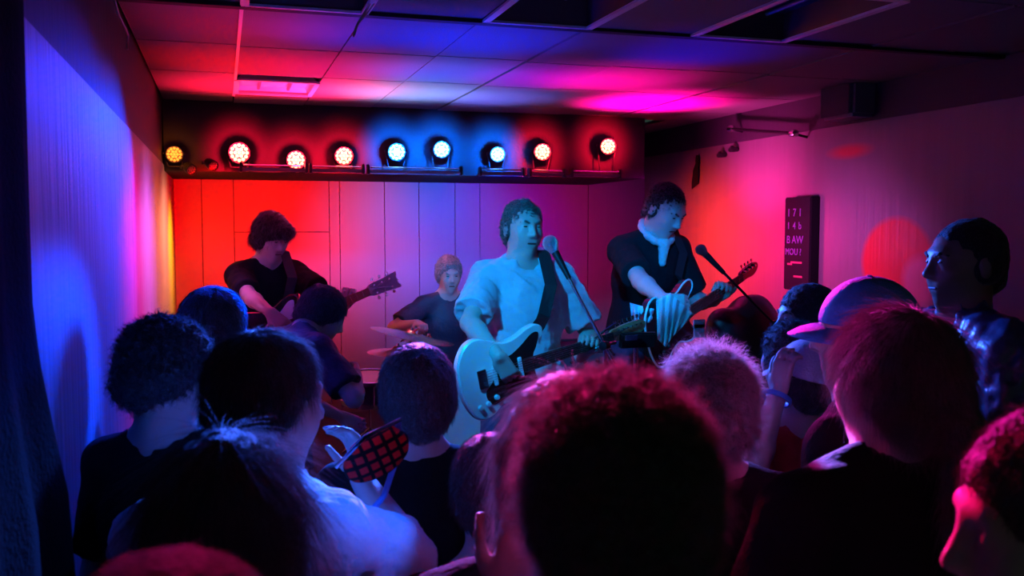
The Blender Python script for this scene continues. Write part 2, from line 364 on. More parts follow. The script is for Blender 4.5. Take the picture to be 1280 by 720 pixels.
def hair_mesh(J, style, vol, curl, nstr, slen, res, wl=.03, seed=1, thick=.0006):
    s = J['s']; A = np.stack([J['hl'], J['hf'], J['hu']]); h = lambda x, y, z: hl2w(J, x, y, z)
    v = vol; pr = [ell(h(0, -.016, .045), np.array([.083+v, .104+v, .093+v])*s, A, .02)]
    if style in ('short', 'curly', 'buzz'):
        pr.append(ell(h(0, -.06, -.02), np.array([.066+v*.8, .055+v, .07])*s, A, .03))
        for x in (-1, 1): pr.append(ell(h(x*.062, -.025, .0), np.array([.026+v*.6, .045, .05])*s, A, .02))
    if style == 'fringe':
        pr.append(ell(h(0, -.06, -.03), np.array([.070+v, .055+v, .075])*s, A, .03)); pr.append(ell(h(.01, .075, .07), np.array([.065+v, .04+v, .035+v])*s, A, .02))
        for x in (-1, 1): pr.append(ell(h(x*.066, -.01, -.01), np.array([.018+v, .05, .06])*s, A, .02))
    if style == 'long':
        pr.append(cone(h(0, -.04, 0), h(0, -.075, -.20), .08*s, .075*s, .04)); pr.append(cone(h(0, -.075, -.20), h(0, -.085, -.34), .07*s, .045*s, .03))
        for x in (-1, 1): pr.append(cone(h(x*.07, -.0, .03), h(x*.085, -.01, -.18), .035*s, .03*s, .03)); pr.append(cone(h(x*.085, -.01, -.18), h(x*.08, .02, -.32), .03*s, .016*s, .02))
    if style == 'tail':
        pr.append(ell(h(0, -.06, -.02), np.array([.07+v, .055+v, .07])*s, A, .03))
        pr.append(cone(h(0, -.11, .03), h(.0, -.15, -.06), .03*s, .034*s, .02)); pr.append(cone(h(0, -.15, -.06), h(.02, -.14, -.22), .034*s, .012*s, .02))
    low = {'short': (0, .135, -.015), 'curly': (0, .145, -.005), 'buzz': (0, .125, -.01), 'fringe': (0, .14, -.045), 'long': (0, .135, -.04), 'tail': (0, .135, -.025)}[style]
    pr.append(ell(h(*low), np.array([.075, .085, .09 if style != 'long' else .11])*s, A, .015, True))
    def post(X, d):
        Y = (X-J['hc'])@A.T
        dd = d
        if curl: dd = d-curl*(np.abs(snoise(Y, wl, seed))*1.4-.4)-curl*.35*snoise(Y, wl*.45, seed+1)
        else: dd = d-.0035*snoise(Y*np.array([1, .4, .4]), .026, seed)-.002*snoise(Y*np.array([1, .5, .5]), .012, seed+3)
        return dd
    vt, f = sdf_mesh(pr, res, post, amp=curl+.004); nbase = len(f)
    if nstr:
        N = vnormals(vt, f); r = np.random.default_rng(seed); Y = (vt-J['hc'])@A.T
        idx = r.choice(len(vt), nstr, p=None); b = vt[idx]; n0 = N[idx]
        # grow direction: mostly along the surface away from the crown, part outward
        dn = -np.tile(J['hu'], (nstr, 1)) if style in ('long', 'short', 'fringe', 'tail', 'buzz') else r.normal(size=(nstr, 3))
        crown = h(0, -.05, .14); away = b-crown; away /= np.linalg.norm(away, axis=1)[:, None]
        T = away+dn*.35; T -= n0*np.sum(T*n0, 1)[:, None]; T /= np.linalg.norm(T, axis=1)[:, None]+1e-9
        out = {'curly': 1.0, 'short': .45, 'buzz': 1.2, 'long': .10, 'fringe': .45, 'tail': .2}[style]
        D0 = T+n0*out+r.normal(size=(nstr, 3))*.25; D0 /= np.linalg.norm(D0, axis=1)[:, None]
        Ls = slen*(.5+r.random(nstr)); seg = 4; cur = b-n0*.001; ph = r.random(nstr)*6; S1 = np.cross(D0, n0); S1 /= np.linalg.norm(S1, axis=1)[:, None]+1e-9; S2 = np.cross(S1, D0)
        rings = []; dirv = D0
        for k in range(seg+1):
            wgl = (curl*.6 if curl else .0008)*np.sin(ph+k*1.7)
            c = cur+S1*wgl[:, None]; w = thick*(1-k/seg*.8)
            for t in range(3):
                th = 2.094*t; rings.append(c+(S1*math.cos(th)+S2*math.sin(th))*w)
            dirv = dirv-np.array([0, 0, 1])*.12+(T*.25 if style != 'curly' else r.normal(size=(nstr, 3))*.35); dirv /= np.linalg.norm(dirv, axis=1)[:, None]
            cur = cur+dirv*(Ls/seg)[:, None]
        V = np.stack(rings, 1).reshape(-1, 3); m = (seg+1)*3; base = np.arange(nstr)*m+len(vt); Q = []
        for k in range(seg):
            for t in range(3): a = k*3+t; c2 = k*3+(t+1) % 3; Q.append(np.stack([base+a, base+c2, base+c2+3, base+a+3], 1))
        vt = np.concatenate([vt, V]); f = np.concatenate([f]+Q)
    return vt, f, nbase
def person(label, head_px=None, zc=None, base=0., face=180, group=None, res=.009, skin=SKIN, hair='short', hmat=HBLK, vol=.0, curl=0., nstr=1500, slen=.02, hres=.006,
           top=BLK, sleeve='short', fit=.012, bottom=DENIM, hands=None, pose=None, cap=None, wl=.03, seed=1, s=None, root=None, hem=.0, wrinkle=.004, collar=0, thick=.0006, bare=False, face_parts=False, shres=None, flare=0):
    pose = dict(pose or {})
    J = skeleton(1, (0, 0, 0), face, **pose)
    hv = vol+.009+curl*.6
    if head_px is not None:
        tgt = P(head_px[0], head_px[1], zc); s = (tgt[2]-base)/(J['top'][2]+hv*.9)
        if s > 1.12 or s < .78: print('SCALE', label[:40], round(s, 3))
        root = (tgt[0]-J['top'][0]*s, tgt[1]-J['top'][1]*s, base)
    J = skeleton(s, root, face, **pose); root = np.array(root)
    hands = hands or {}
    rootE = empty('person', root, label, 'person', group)
    body = head_prims(J); tA = np.stack([J['tL'], J['tF'], J['tU']]); pA = np.stack([J['L0'], J['F0'], np.array([0, 0, 1.])])
    U = np.array([0, 0, 1.])
    arms = {}
    for sd, n in ((1, 'l'), (-1, 'r')):
        hd = hands.get(n, {})
        sh = J['sh'+n]
        if 'to' in hd: w = np.array(hd['to'], float)
        else: w = sh+(J['L0']*sd*.09+J['F0']*.08)*s-U*.53*s
        pole = np.array(hd.get('pole', J['L0']*sd*.7-J['F0']*.6-U*.3), float)
        el, w = ik(sh, w, .29*s, .255*s, pole); arms[n] = (sh, el, w)
        fd = (w-el)/np.linalg.norm(w-el); d = np.array(hd.get('d', fd), float); nn = np.array(hd.get('n', -J['L0']*sd), float)
        body += [cone(sh, el, .05*s, .040*s, .03*s), cone(el+(w-el)*.02, el+(w-el)*.25, .040*s, .041*s, .02*s), cone(el+(w-el)*.25, w, .041*s, .026*s, .02*s)]
        body += hand_prims(w, d, nn, hd.get('thumb_side', sd), s*1.03, hd.get('curl', (25, 28, 32, 36)), hd.get('thumb', 32))
    T = [(J['pel'], (.165, .115, .13), pA), (J['w'], (.145, .1, .14), tA), (J['ch'], (.165, .115, .17), tA)]
    for c, r, A in T: body.append(ell(c, np.array(r)*s, A, .04*s))
    body += [cone(J['shl'], J['shr'], .058*s, .058*s, .05*s), cone(J['nb']+J['tU']*.03*s, J['shl']+J['tU']*.02*s, .045*s, .04*s, .04*s), cone(J['nb']+J['tU']*.03*s, J['shr']+J['tU']*.02*s, .045*s, .04*s, .04*s)]
    for n in 'lr':
        body += [cone(J['hip'+n], J['kn'+n], .085*s, .056*s, .04*s), cone(J['kn'+n], J['ft'+n], .055*s, .036*s, .03*s), cone(J['ft'+n], J['ft'+n]+J['F0']*.15*s-U*.035*s, .035*s, .03*s, .02)]
    v, f = sdf_mesh(body, res); link('body', v, f, skin, rootE, root)
    if face_parts:
        hA = np.stack([J['hl'], J['hf'], J['hu']]); hmm = lambda x, y, z: hl2w(J, x, y, z)
        for x in (1, -1):
            v, f = sdf_mesh([cone(hmm(x*.018, .098, .034), hmm(x*.034, .094, .041), .0050*s, .0050*s, .004), cone(hmm(x*.034, .094, .041), hmm(x*.050, .078, .035), .0050*s, .0034*s, .004)], .003); link('eyebrow', v, f, hmat, rootE, root)
            v, f = sdf_mesh([ell(hmm(x*.031, .089, .017), np.array([.0105, .0075, .0042])*s, hA, 0)], .0022); link('eye', v, f, mat('eye_dark', (.03, .02, .02), .2), rootE, root)
        v, f = sdf_mesh([cone(hmm(-.017, .097, -.0555), hmm(.017, .097, -.0555), .0042*s, .0042*s, .003), cone(hmm(-.022, .09, -.055), hmm(.022, .09, -.055), .0038*s, .0038*s, .003)], .0025); link('mouth', v, f, mat('mouth_dark', (.12, .03, .03), .5), rootE, root)
    if hair:
        hv_, hf_, nb_ = hair_mesh(J, hair, vol, curl, nstr, slen, hres, wl, seed, thick)
        hp = link('hair', hv_, hf_, HBASE[hmat.name], rootE, root); hp.data.materials.append(hmat)
        if len(hp.data.polygons) == len(hf_): hp.data.polygons.foreach_set('material_index', (np.arange(len(hf_)) >= nb_).astype(np.int32))
        else: print('hair faces changed', len(hp.data.polygons), len(hf_))
    # top garment
    e = fit; up = []
    for c, r, A in T: up.append(ell(c, (np.array(r)+e)*s, A, .05*s))
    up += [cone(J['shl'], J['shr'], (.058+e*.7)*s, (.058+e*.7)*s, .05*s)]
    for n in 'lr': up.append(cone(J['nb']+J['tU']*.015*s, J['sh'+n]+J['tU']*.02*s, (.045+e*.6)*s, (.042+e*.6)*s, .04*s))
    if fit > .02 or flare: up.append(cone(J['ch'], J['pel']-U*.05*s, (.13+flare)*s, (.14+flare)*s, .06*s))
    for sd, n in ((1, 'l'), (-1, 'r')):
        sh, el, w = arms[n]
        if sleeve == 'short':
            up.append(cone(sh, sh+(el-sh)*.78, (.054+e)*s, (.052+e*1.4)*s, .02*s, cut=True))
        else:
            up.append(cone(sh, el, (.052+e)*s, (.046+e)*s, .02*s)); up.append(cone(el, el+(w-el)*.93, (.046+e)*s, (.034+e*.8)*s, .02*s, cut=True))
    up.append(cone(J['nb']+J['tU']*.035*s+J['tF']*.02*s, hl2w(J, 0, -.02, -.05)+J['tU']*.05, .064*s, .07*s, .01, sub=True))
    hemz = (J['pel'][2]-(.08-hem)*s)
    def post(X, d):
        d = d-wrinkle*snoise(X*np.array([1, 1, .45]), .09*s, seed+5)-wrinkle*.4*snoise(X, .045*s, seed+9)
        return np.maximum(d, hemz-X[:, 2]) if not pose.get('sit') else d
    v, f = sdf_mesh(up, shres or max(res, .007), post, amp=.006); sh_o = link('shirt' if sleeve == 'short' else 'jacket', v, f, top, rootE, root)
    # trousers
    tr = [ell(J['pel'], np.array([.177, .127, .13])*s, pA, .04*s)]
    for n in 'lr': tr += [cone(J['hip'+n], J['kn'+n], .1*s, .075*s, .03*s), cone(J['kn'+n], J['ft'+n]+U*.0, .075*s, .062*s, .03*s, cut=True)]
    v, f = sdf_mesh(tr, .014, lambda X, d: d-.003*snoise(X, .1, seed), amp=.004); link('trousers', v, f, bottom, rootE, root)
    for n in 'lr':
        a = J['ft'+n]; so = a[2]-.088*s
        q = [cone(a-J['F0']*.04*s-U*.045*s, a+J['F0']*.17*s-U*.055*s, .045*s, .04*s, .02), cone(a, a-U*.04*s, .047*s, .046*s, .03)]
        v, f = sdf_mesh(q, .012, lambda X, d: np.maximum(d, so-X[:, 2]), amp=.002); link('shoe', v, f, SHOE, rootE, root)
    J['arms'] = arms
    return rootE, J
def add_cap(rootE, J, m, brim='front', up=.0, name='cap'):
    s = J['s']; A = np.stack([J['hl'], J['hf'], J['hu']]); h = lambda x, y, z: hl2w(J, x, y, z)
    R = np.array(rootE.location)
    pr = [ell(h(0, -.012, .035+up), np.array([.094, .115, .112])*s, A, .01)]
    def post(X, d):
        Y = (X-J['hc'])@A.T; d = np.maximum(d, (.03+up)*s-Y[:, 2]+Y[:, 1]*.12)
        ang = np.arctan2(Y[:, 0], Y[:, 1]); return d+.0012*(np.abs(np.sin(ang*3)) < .06)
    v, f = sdf_mesh(pr, .006, post, amp=.003); c = link(name, v, f, m, rootE, R)
    sg = 1 if brim == 'front' else -1
    vs = []; fs = []; n = 16
    for k in range(n+1):
        th = math.radians(-62+124*k/n)
        for r, z in ((.085, .036), (.112, .034), (.14, .026), (.165, .012)):
            rr = r*(1 if r < .1 else (.86+.14*math.cos(th)**2)); zz = z-.018*math.sin(th)**2
            for dz in (0, .003): vs.append(h(math.sin(th)*min(rr, .092) if r < .1 else math.sin(th)*rr*.78, sg*(math.cos(th)*rr*1.05-.0), zz+dz+up))
    for k in range(n):
        for j in range(3):
            a = k*8+j*2; b = a+8; fs += [(a, b, b+2, a+2), (a+1, a+3, b+3, b+1)]
        a = k*8+6; b = a+8; fs.append((a, b, b+1, a+1)); a = k*8; b = a+8; fs.append((a, a+1, b+1, b))
    link('brim', vs, fs, m, c, R)
    bt = MB().lathe([(.0, .004), (.006, .003), (.008, 0)], h(0, -.012, .146+up), J['hu'], 12); bt.build('button', m, c, R)
    return c

# ------------------------------------------------------------------ room
def onplane(px, py, ax, val):
    o = np.array([0, 0, CAMZ]); d = P(px, py, 1.0)-o; return o+d*((val-o[ax])/d[ax])
XL, XR, YB, ZC = -.345, 3.54, 7.45, 2.65
YH, ZH = 6.35, 2.205
def struct(o): o['kind'] = 'structure'; return o
WALLP = mat('wall_paint_back', (.18, .172, .17), .55, bump=.25, bscale=14, stretch=(1, 1, .12), var=.10, vscale=5)
WALLL = mat('wall_paint_left', (.18, .176, .172), .5, bump=.9, bscale=26, stretch=(1, 1, .05), var=.22, vscale=16)
UPPER = mat('upper_wall_dark', (.045, .035, .05), .7, bump=.3, bscale=30, stretch=(1, 1, .15))
TILE = mat('ceiling_tile', (.18, .175, .175), .8, bump=.5, bscale=160, var=.12, vscale=2.2)
BLACKP = mat('matte_black_paint', (.008, .008, .009), .75, bump=.3, bscale=30)
FLOORM = mat('floor_dark', (.03, .028, .03), .5, bump=.2, bscale=30)
STAGEM = mat('stage_carpet', (.02, .02, .022), .9, bump=.5, bscale=200)
struct(MB().box((1.6, 3.4, -.05), (2.05, 4.3, .05)).build('floor', FLOORM))
struct(MB().box((XL-.05, 4.5, 1.12), (.05, 3.05, 1.12)).build('wall_left', WALLL))
struct(MB().box((XL-.055, 3.4, 2.47), (.045, 4.3, .225)).build('trim_1', UPPER))
# back wall of upright boards with open seams
seams = sorted([onplane(p, 300, 1, YB)[0] for p in (253, 293, 412, 425, 481, 524, 569, 600, 735)])
mb = MB(); xs = [XL]+seams+[XR]
for i in range(len(xs)-1):
    a, b = xs[i]+.003, xs[i+1]-.003
    if i == 2:
        z0 = onplane(390, 290, 1, YB)[2]
        mb.box(((a+b)/2, YB+.02, z0/2), ((b-a)/2, .02, z0/2-.003)); mb.box(((a+b)/2, YB+.02, (2.3+z0)/2), ((b-a)/2, .02, (2.3-z0)/2-.003))
    else: mb.box(((a+b)/2, YB+.02, 1.15), ((b-a)/2, .02, 1.15))
struct(mb.build('wall_back', WALLP))
struct(MB().box((1.6, YB+.1, 1.35), (2.1, .05, 1.4)).build('trim_2', BLACKP))
# right wall: streaked paint with a round red mural
m = mat('wall_paint_right', (.18, .168, .17), .5, bump=.45, bscale=22, stretch=(1, 1, .06), var=.14, vscale=9); nt = m.node_tree
src = [l.from_socket for l in nt.links if l.to_socket.name == 'Base Color'][0]
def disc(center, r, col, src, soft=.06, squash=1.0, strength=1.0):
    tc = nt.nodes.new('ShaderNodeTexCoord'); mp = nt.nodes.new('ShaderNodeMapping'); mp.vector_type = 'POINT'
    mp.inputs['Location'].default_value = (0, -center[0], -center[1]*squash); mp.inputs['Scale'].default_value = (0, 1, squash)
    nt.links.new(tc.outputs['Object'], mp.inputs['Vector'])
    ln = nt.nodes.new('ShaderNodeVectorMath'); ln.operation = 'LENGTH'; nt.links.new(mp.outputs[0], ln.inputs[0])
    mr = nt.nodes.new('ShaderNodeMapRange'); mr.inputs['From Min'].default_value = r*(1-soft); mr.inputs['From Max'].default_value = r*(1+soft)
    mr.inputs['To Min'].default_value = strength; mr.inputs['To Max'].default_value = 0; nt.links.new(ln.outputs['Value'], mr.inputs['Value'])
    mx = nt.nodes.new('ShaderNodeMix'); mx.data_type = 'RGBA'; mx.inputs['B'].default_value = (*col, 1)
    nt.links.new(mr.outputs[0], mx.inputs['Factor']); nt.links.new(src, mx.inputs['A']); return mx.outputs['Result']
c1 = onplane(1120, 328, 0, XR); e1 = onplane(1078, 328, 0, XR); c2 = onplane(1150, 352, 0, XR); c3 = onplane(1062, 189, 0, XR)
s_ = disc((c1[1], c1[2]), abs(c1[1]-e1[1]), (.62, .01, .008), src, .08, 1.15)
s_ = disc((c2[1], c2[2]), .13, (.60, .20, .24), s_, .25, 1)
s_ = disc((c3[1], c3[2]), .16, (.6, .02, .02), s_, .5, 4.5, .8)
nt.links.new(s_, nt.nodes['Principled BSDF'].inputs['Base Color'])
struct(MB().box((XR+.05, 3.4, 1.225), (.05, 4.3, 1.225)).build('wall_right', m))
struct(MB().box((XR+.045, 3.4, 2.57), (.055, 4.3, .12)).build('trim_3', UPPER))
# header box over the stage
BLK4 = mat('header_paint', (.03, .03, .034), .95, spec=.05, bump=.2, bscale=30)
struct(MB().box(((XL+3.01)/2, (YH+YB)/2+.03, (ZH+2.75)/2), ((3.01-XL)/2, (YB-YH)/2+.03, (2.75-ZH)/2)).build('trim_4', BLK4))
# suspended ceiling: tiles with dark joints, three openings for the troffers
colx = lambda i: .084+.45*i
rowy = lambda j: 3.56+.807*j
TROFF = [(0, -1), (2, -1), (4, -1), (0, 2)]
mb = MB()
for j in range(-5, 6):
    for i in range(-1, 9):
        x0, x1 = max(colx(i), XL), min(colx(i+1), XR); y0, y1 = rowy(j), min(rowy(j+1), YH+.1 if x0 < 2.9 else YB)
        if (i, j) in TROFF or x1-x0 < .02 or y1 <= y0: continue
        mb.box(((x0+x1)/2, (y0+y1)/2, ZC+.012+(.003*((i*7+j*3) % 3))), ((x1-x0)/2-.004, (y1-y0)/2-.008, .012))
struct(mb.build('ceiling', TILE))
struct(MB().box((1.6, 3.4, ZC+.2), (2.05, 4.3, .02)).build('trim_5', BLACKP))
mb = MB().box(((XL+XR)/2, rowy(0), ZC-.004), ((XR-XL)/2, .022, .008))
struct(mb.build('trim_6', BLACKP))
RAIL = mat('ceiling_rail_white', (.7, .7, .7), .4)
struct(MB().box((colx(0), (rowy(-3)+rowy(3))/2, ZC-.003), (.007, (rowy(3)-rowy(-3))/2, .004)).build('trim_7', RAIL))
TROM = {(0, -1): 'unlit recessed ceiling troffer with red-lit rim, nearest above the left guitarist', (2, -1): 'unlit recessed ceiling troffer with pink-edged rim at top centre',
        (4, -1): 'dim recessed ceiling troffer at the dark right end of its row', (0, 2): 'small pale ceiling troffer glowing red beside the stage header'}
for (i, j), lab in TROM.items():
    x0, x1, y0, y1 = colx(i)+.01, colx(i+1)-.01, rowy(j)+.02, rowy(j+1)-.025; cx, cy = (x0+x1)/2, (y0+y1)/2
    if j == 2: y1 -= .1; y0 += .12; cy = (y0+y1)/2
    e = empty('ceiling_light', (cx, cy, ZC), lab, 'ceiling light', 'recessed troffers in the tiled ceiling')
    o = (cx, cy, ZC); f = MB(); w = .014; hx, hy = (x1-x0)/2, (y1-y0)/2; zz = -.006
    for c, h in (((cx-hx, cy, 0), (w, hy, .005)), ((cx+hx, cy, 0), (w, hy, .005)), ((cx, cy-hy, 0), (hx, w, .005)), ((cx, cy+hy, 0), (hx, w, .005))): f.box((c[0], c[1], ZC+zz), h)
    f.build('frame', RAIL, e, o)
    d = .10 if j < 0 else .035; t = MB(); v = [(cx+sx*hx*k, cy+sy*hy*k, ZC+z) for k, z in ((1, 0), (.86, d)) for sx, sy in ((-1, -1), (1, -1), (1, 1), (-1, 1))]
    t.add(v, [(0, 4, 5, 1), (1, 5, 6, 2), (2, 6, 7, 3), (3, 7, 4, 0), (4, 7, 6, 5)]); t.build('reflector', mat('reflector_dark', (.03, .03, .03), .5) if j < 0 else RAIL, e, o)
    for sx in (-.4, .4): MB().tube([(cx+sx*hx, cy-hy*.8, ZC+d-.012), (cx+sx*hx, cy+hy*.8, ZC+d-.012)], .010, 10).build('tube_lamp', mat('tube_glass_off', (.25, .25, .26), .3), e, o, True)
# stage
tag(MB().box(((XL+XR)/2, (3.25+YB)/2, .1), ((XR-XL)/2-.012, (YB-3.25)/2-.012, .1), bev=.008).build('stage_platform', STAGEM), 'low black carpeted stage platform under the band', 'stage')
tag(MB().box((1.25, 6.2, .3), (.75, 1.05, .1), bev=.006).build('drum_riser', STAGEM), 'black drum riser under the drum kit', 'riser')
# black drape bunched over the near end of the left wall
NY, NZ = 60, 40; vs = []
for k in range(NZ+1):
    z = 2.64*k/NZ
    for q in range(NY+1):
        y = -.6+2.42*q/NY; end = max(0, (q/NY-.75)/.25)
        fl = max(0, (1.72-z))/1.72; flare = .022+.05*min(1, fl*5)**1.3*end+.075*fl*end
        x = XL+.012+flare*(.75+.25*math.sin(q*1.35+.4*math.sin(z*3))); vs.append((x, y+.05*fl*end+.02*math.sin(q*1.35), z))
fs = [(k*(NY+1)+q, k*(NY+1)+q+1, (k+1)*(NY+1)+q+1, (k+1)*(NY+1)+q) for k in range(NZ) for q in range(NY)]
n = len(vs); vs += [(XL+.002, v[1], v[2]) for v in vs]; fs += [tuple(i+n for i in f[::-1]) for f in fs[:NZ*NY]]
fs += [(k*(NY+1)+NY, (k)*(NY+1)+NY+n, (k+1)*(NY+1)+NY+n, (k+1)*(NY+1)+NY) for k in range(NZ)]
tag(link('black_curtain', vs, fs, mat('black_velvet', (.004, .004, .004), .95, spec=.05, bump=.3, bscale=100), None, (XL, .5, 0)), 'black curtain bunched over the near end of the left wall', 'curtain')

# ------------------------------------------------------------------ stage lamps
LAMPS = [(218, 193, 'orange', 'dim orange stage lamp at the far left of the row, against the wall', .045),
 (239, 212, 'off', 'small unlit stage lamp low beside the dim orange one', .03), (266, 207, 'off', 'narrow unlit stage lamp left of the first bright red one', .03),
 (299, 191, 'red', 'large glowing red stage lamp, leftmost of the bright ones', .058), (370, 200, 'red', 'red stage lamp hanging lowest in the row, second of the bright ones', .053),
 (430, 195, 'red', 'red stage lamp directly left of the first blue lamp', .053), (496, 190, 'blue', 'blue stage lamp next to the red ones, leftmost blue', .052),
 (552, 187, 'blue', 'blue stage lamp in the middle of the three blue ones, highest of them', .050), (622, 193, 'blue', 'smaller blue stage lamp above the singer, rightmost blue', .046),
 (678, 190, 'red', 'red stage lamp right above the singer, beside the last blue one', .052), (760, 183, 'red', 'red stage lamp alone at the far right end of the row', .050)]
LCOL = {'red': (1, .40, .16), 'blue': (.32, .85, 1), 'orange': (1, .30, .04), 'off': (.4, .15, .05)}
LST = {'red': 4.2, 'blue': 4, 'orange': 1.3, 'off': .0}
PCOL = {'red': (1, .004, .03), 'blue': (.0, .12, 1), 'orange': (1, .2, .02)}
for px, py, kind, lab, r in LAMPS:
    c = onplane(px, py, 1, 6.235); tgt = np.array([c[0]*.55+.25, 1.5, 1.5])
    if kind == 'off': tgt = np.array([c[0]+1.2, 4, 1.2])
    ax = tgt-c; ax /= np.linalg.norm(ax); e = empty('stage_lamp', c, lab, 'stage lamp', 'stage lamps along the header')
    MB().lathe([(0, -.085), (r*.55, -.085), (r*.85, -.07), (r*1.12, -.04), (r*1.15, -.008), (r*1.15, .012), (r*1.06, .012), (r*1.05, -.006), (0, -.006)], c, ax, 32).build('can', PLB, e, c, True)
    sx = np.cross(ax, (0, 0, 1)); sx /= np.linalg.norm(sx); up = np.cross(sx, ax)
    bpt = c+np.array([0, .03, 0])-np.array([0, 0, 1])*(c[2]-(ZH+.012))
    MB().tube([c-ax*.05+sx*r*1.25, c-ax*.05+sx*r*1.35, bpt+sx*r*.9+np.array([0, 0, .01]), bpt-sx*r*.9+np.array([0, 0, .01]), c-ax*.05-sx*r*1.35, c-ax*.05-sx*r*1.25], .005, 8).build('yoke', DMET, e, c, True)
    for q in (1, -1): MB().lathe([(0, .012), (.010, .012), (.011, 0)], c-ax*.05+sx*q*r*1.22, sx*q, 12).build('knob', PLB, e, c, True)
    led = MB(); pts = [(0, 0)]+[(r*.42*math.cos(t*math.pi/3), r*.42*math.sin(t*math.pi/3)) for t in range(6)]+[(r*.84*math.cos(t*math.pi/6), r*.84*math.sin(t*math.pi/6)) for t in range(12)]
    for a, b in pts: led.lathe([(0, .005), (r*.12, .003), (r*.19, -.002), (r*.2, -.006)], c+sx*a+up*b, ax, 12)
    led.build('led_cluster', mat('led_'+kind, LCOL[kind], .3, emis=LCOL[kind], es=LST[kind]) if kind != 'off' else mat('led_off', (.5, .3, .2), .2), e, c, True)
    if kind in PCOL: spot('halo_spot', (c[0], 6.09, c[2]), (c[0], 6.4, c[2]), PCOL[kind], {'red': 75, 'blue': 130, 'orange': 4}[kind], 100, 1, .02)  # added spot facing the header, imitates the halo round each lit lamp
for px0, px1, lab in ((300, 384, 'black lamp bar under the two leftmost bright red lamps'), (387, 455, 'black lamp bar catching red light left of the blue lamps'), (459, 577, 'long silver lamp bar under the first two blue lamps'),
                      (599, 655, 'short lamp bar under the rightmost blue lamp'), (661, 706, 'short red-lit lamp bar above the singer on the right'), (713, 776, 'red-lit lamp bar at the far right under the last lamp')):
    a = onplane(px0, 214, 1, 6.15); b = onplane(px1, 214, 1, 6.15); z = ZH+.006; c = (a+b)/2; c[2] = z; L = (b[0]-a[0])/2
    e = empty('lamp_bar', c, lab, 'lamp bar', 'bars carrying the stage lamps')
    MB().box((c[0], 6.15, z), (L-.012, .022, .011), bev=.004).build('rail', mat('bar_grey', (.3, .3, .32), .3, .8) if px0 == 459 else mat('bar_dark', (.10, .10, .11), .35, .5), e, c)
    MB().tube([(c[0]-L+.02, 6.135, z+.026), (c[0]+L-.02, 6.135, z+.026)], .005, 8).build('cable', METAL, e, c, True)
    for q in (-1, 1):
        MB().box((c[0]+q*(L-.006), 6.15, z+.012), (.008, .028, .032), bev=.003).build('end_clamp', DMET, e, c)
        MB().box((c[0]+q*(L-.05), 6.25, z), (.01, .1, .006)).build('bracket', DMET, e, c)

# ------------------------------------------------------------------ wall and ceiling details
def cord(name, pts, r, m, lab, cat='cable'):
    tag(MB().tube(pts, r, 8).build(name, m, None, pts[0], True), lab, cat)
CORDM = mat('cord_pale', (.6, .55, .55), .4)
cord('ceiling_cable', [onplane(141, -10, 0, XL+.02), onplane(148, 18, 0, XL+.02), onplane(156, 34, 0, XL+.02), onplane(160, 44, 0, XL+.02), onplane(159, 62, 0, XL+.02)], .004, CORDM, 'thin pale cable dangling where ceiling meets the left wall')
for k, dx in enumerate((0, 7)):
    cord('ceiling_cable', [P(472+dx, -12, 3.35), P(462+dx*.8, 5, 3.3), P(456+dx*.5, 16, 3.3), P(447, 30, 3.25), P(442, 45, 3.2)], .0035 if k else .005, CORDM, 'red-lit cable hanging off the ceiling by the open troffer'+(', thinner of the pair' if k else ', thicker of the pair'))
# lettered black box on the right wall
a = onplane(981, 247, 0, XR-.07); b = onplane(1011, 362, 0, XR-.07); ytop = a[2]; zbot = onplane(985, 362, 0, XR-.07)[2]; y1, y0 = a[1], b[1]
cs = np.array([XR-.035, (y0+y1)/2, (ytop+zbot)/2]); e = empty('sign_board', cs, 'black lettered sign box with purple characters on the right wall', 'sign')
MB().box(cs, (.034, (y1-y0)/2, (ytop-zbot)/2), bev=.006).build('panel', mat('sign_black', (.010, .014, .016), .7, spec=.15), e, cs)
LET = mat('letter_violet', (.14, .06, .35), .5, emis=(.25, .06, .9), es=.10)
def text_mesh(body, size, loc, rot, m, parent, origin, name):
    cu = bpy.data.curves.new('t', 'FONT'); cu.body = body; cu.size = size; cu.extrude = .0015; cu.align_x = 'CENTER'; cu.align_y = 'CENTER'; cu.space_character = 1.35; cu.resolution_u = 3
    o = bpy.data.objects.new('t', cu); C.objects.link(o); bpy.context.view_layer.update()
    me = bpy.data.meshes.new_from_object(o.evaluated_get(bpy.context.evaluated_depsgraph_get())); bpy.data.objects.remove(o)
    M_ = Matrix.Translation(Vector(loc)-Vector(origin)) @ Matrix(rot).to_4x4(); me.transform(M_); me.materials.clear(); me.materials.append(m)
    ob = bpy.data.objects.new(name, me); C.objects.link(ob); ob.parent = parent; return ob
Hs = ytop-zbot; RT = [[0, 0, -1], [-1, 0, 0], [0, 1, 0]]
for t, fz, sz, m_ in (('171', .17, .12, LET), ('14b', .31, .11, LET), ('BAW', .46, .12, LET), ('MOU?', .59, .10, LET)):
    for k, ch in enumerate(t): text_mesh(ch, Hs*sz, (XR-.0705, cs[1]+(y1-y0)*.1-(k-(len(t)-1)/2)*(y1-y0)*(.22 if len(t) < 4 else .17), ytop-Hs*fz), RT, m_, e, cs, 'letter')
mb = MB()
for fz, w, o in ((.70, .12, 0), (.72, .05, .07), (.85, .09, -.02)): mb.box((XR-.0705, cs[1]+o, ytop-Hs*fz), (.001, w/2, .006))
mb.build('small_print', mat('letter_red_dim', (.4, .1, .15), .5), e, cs)
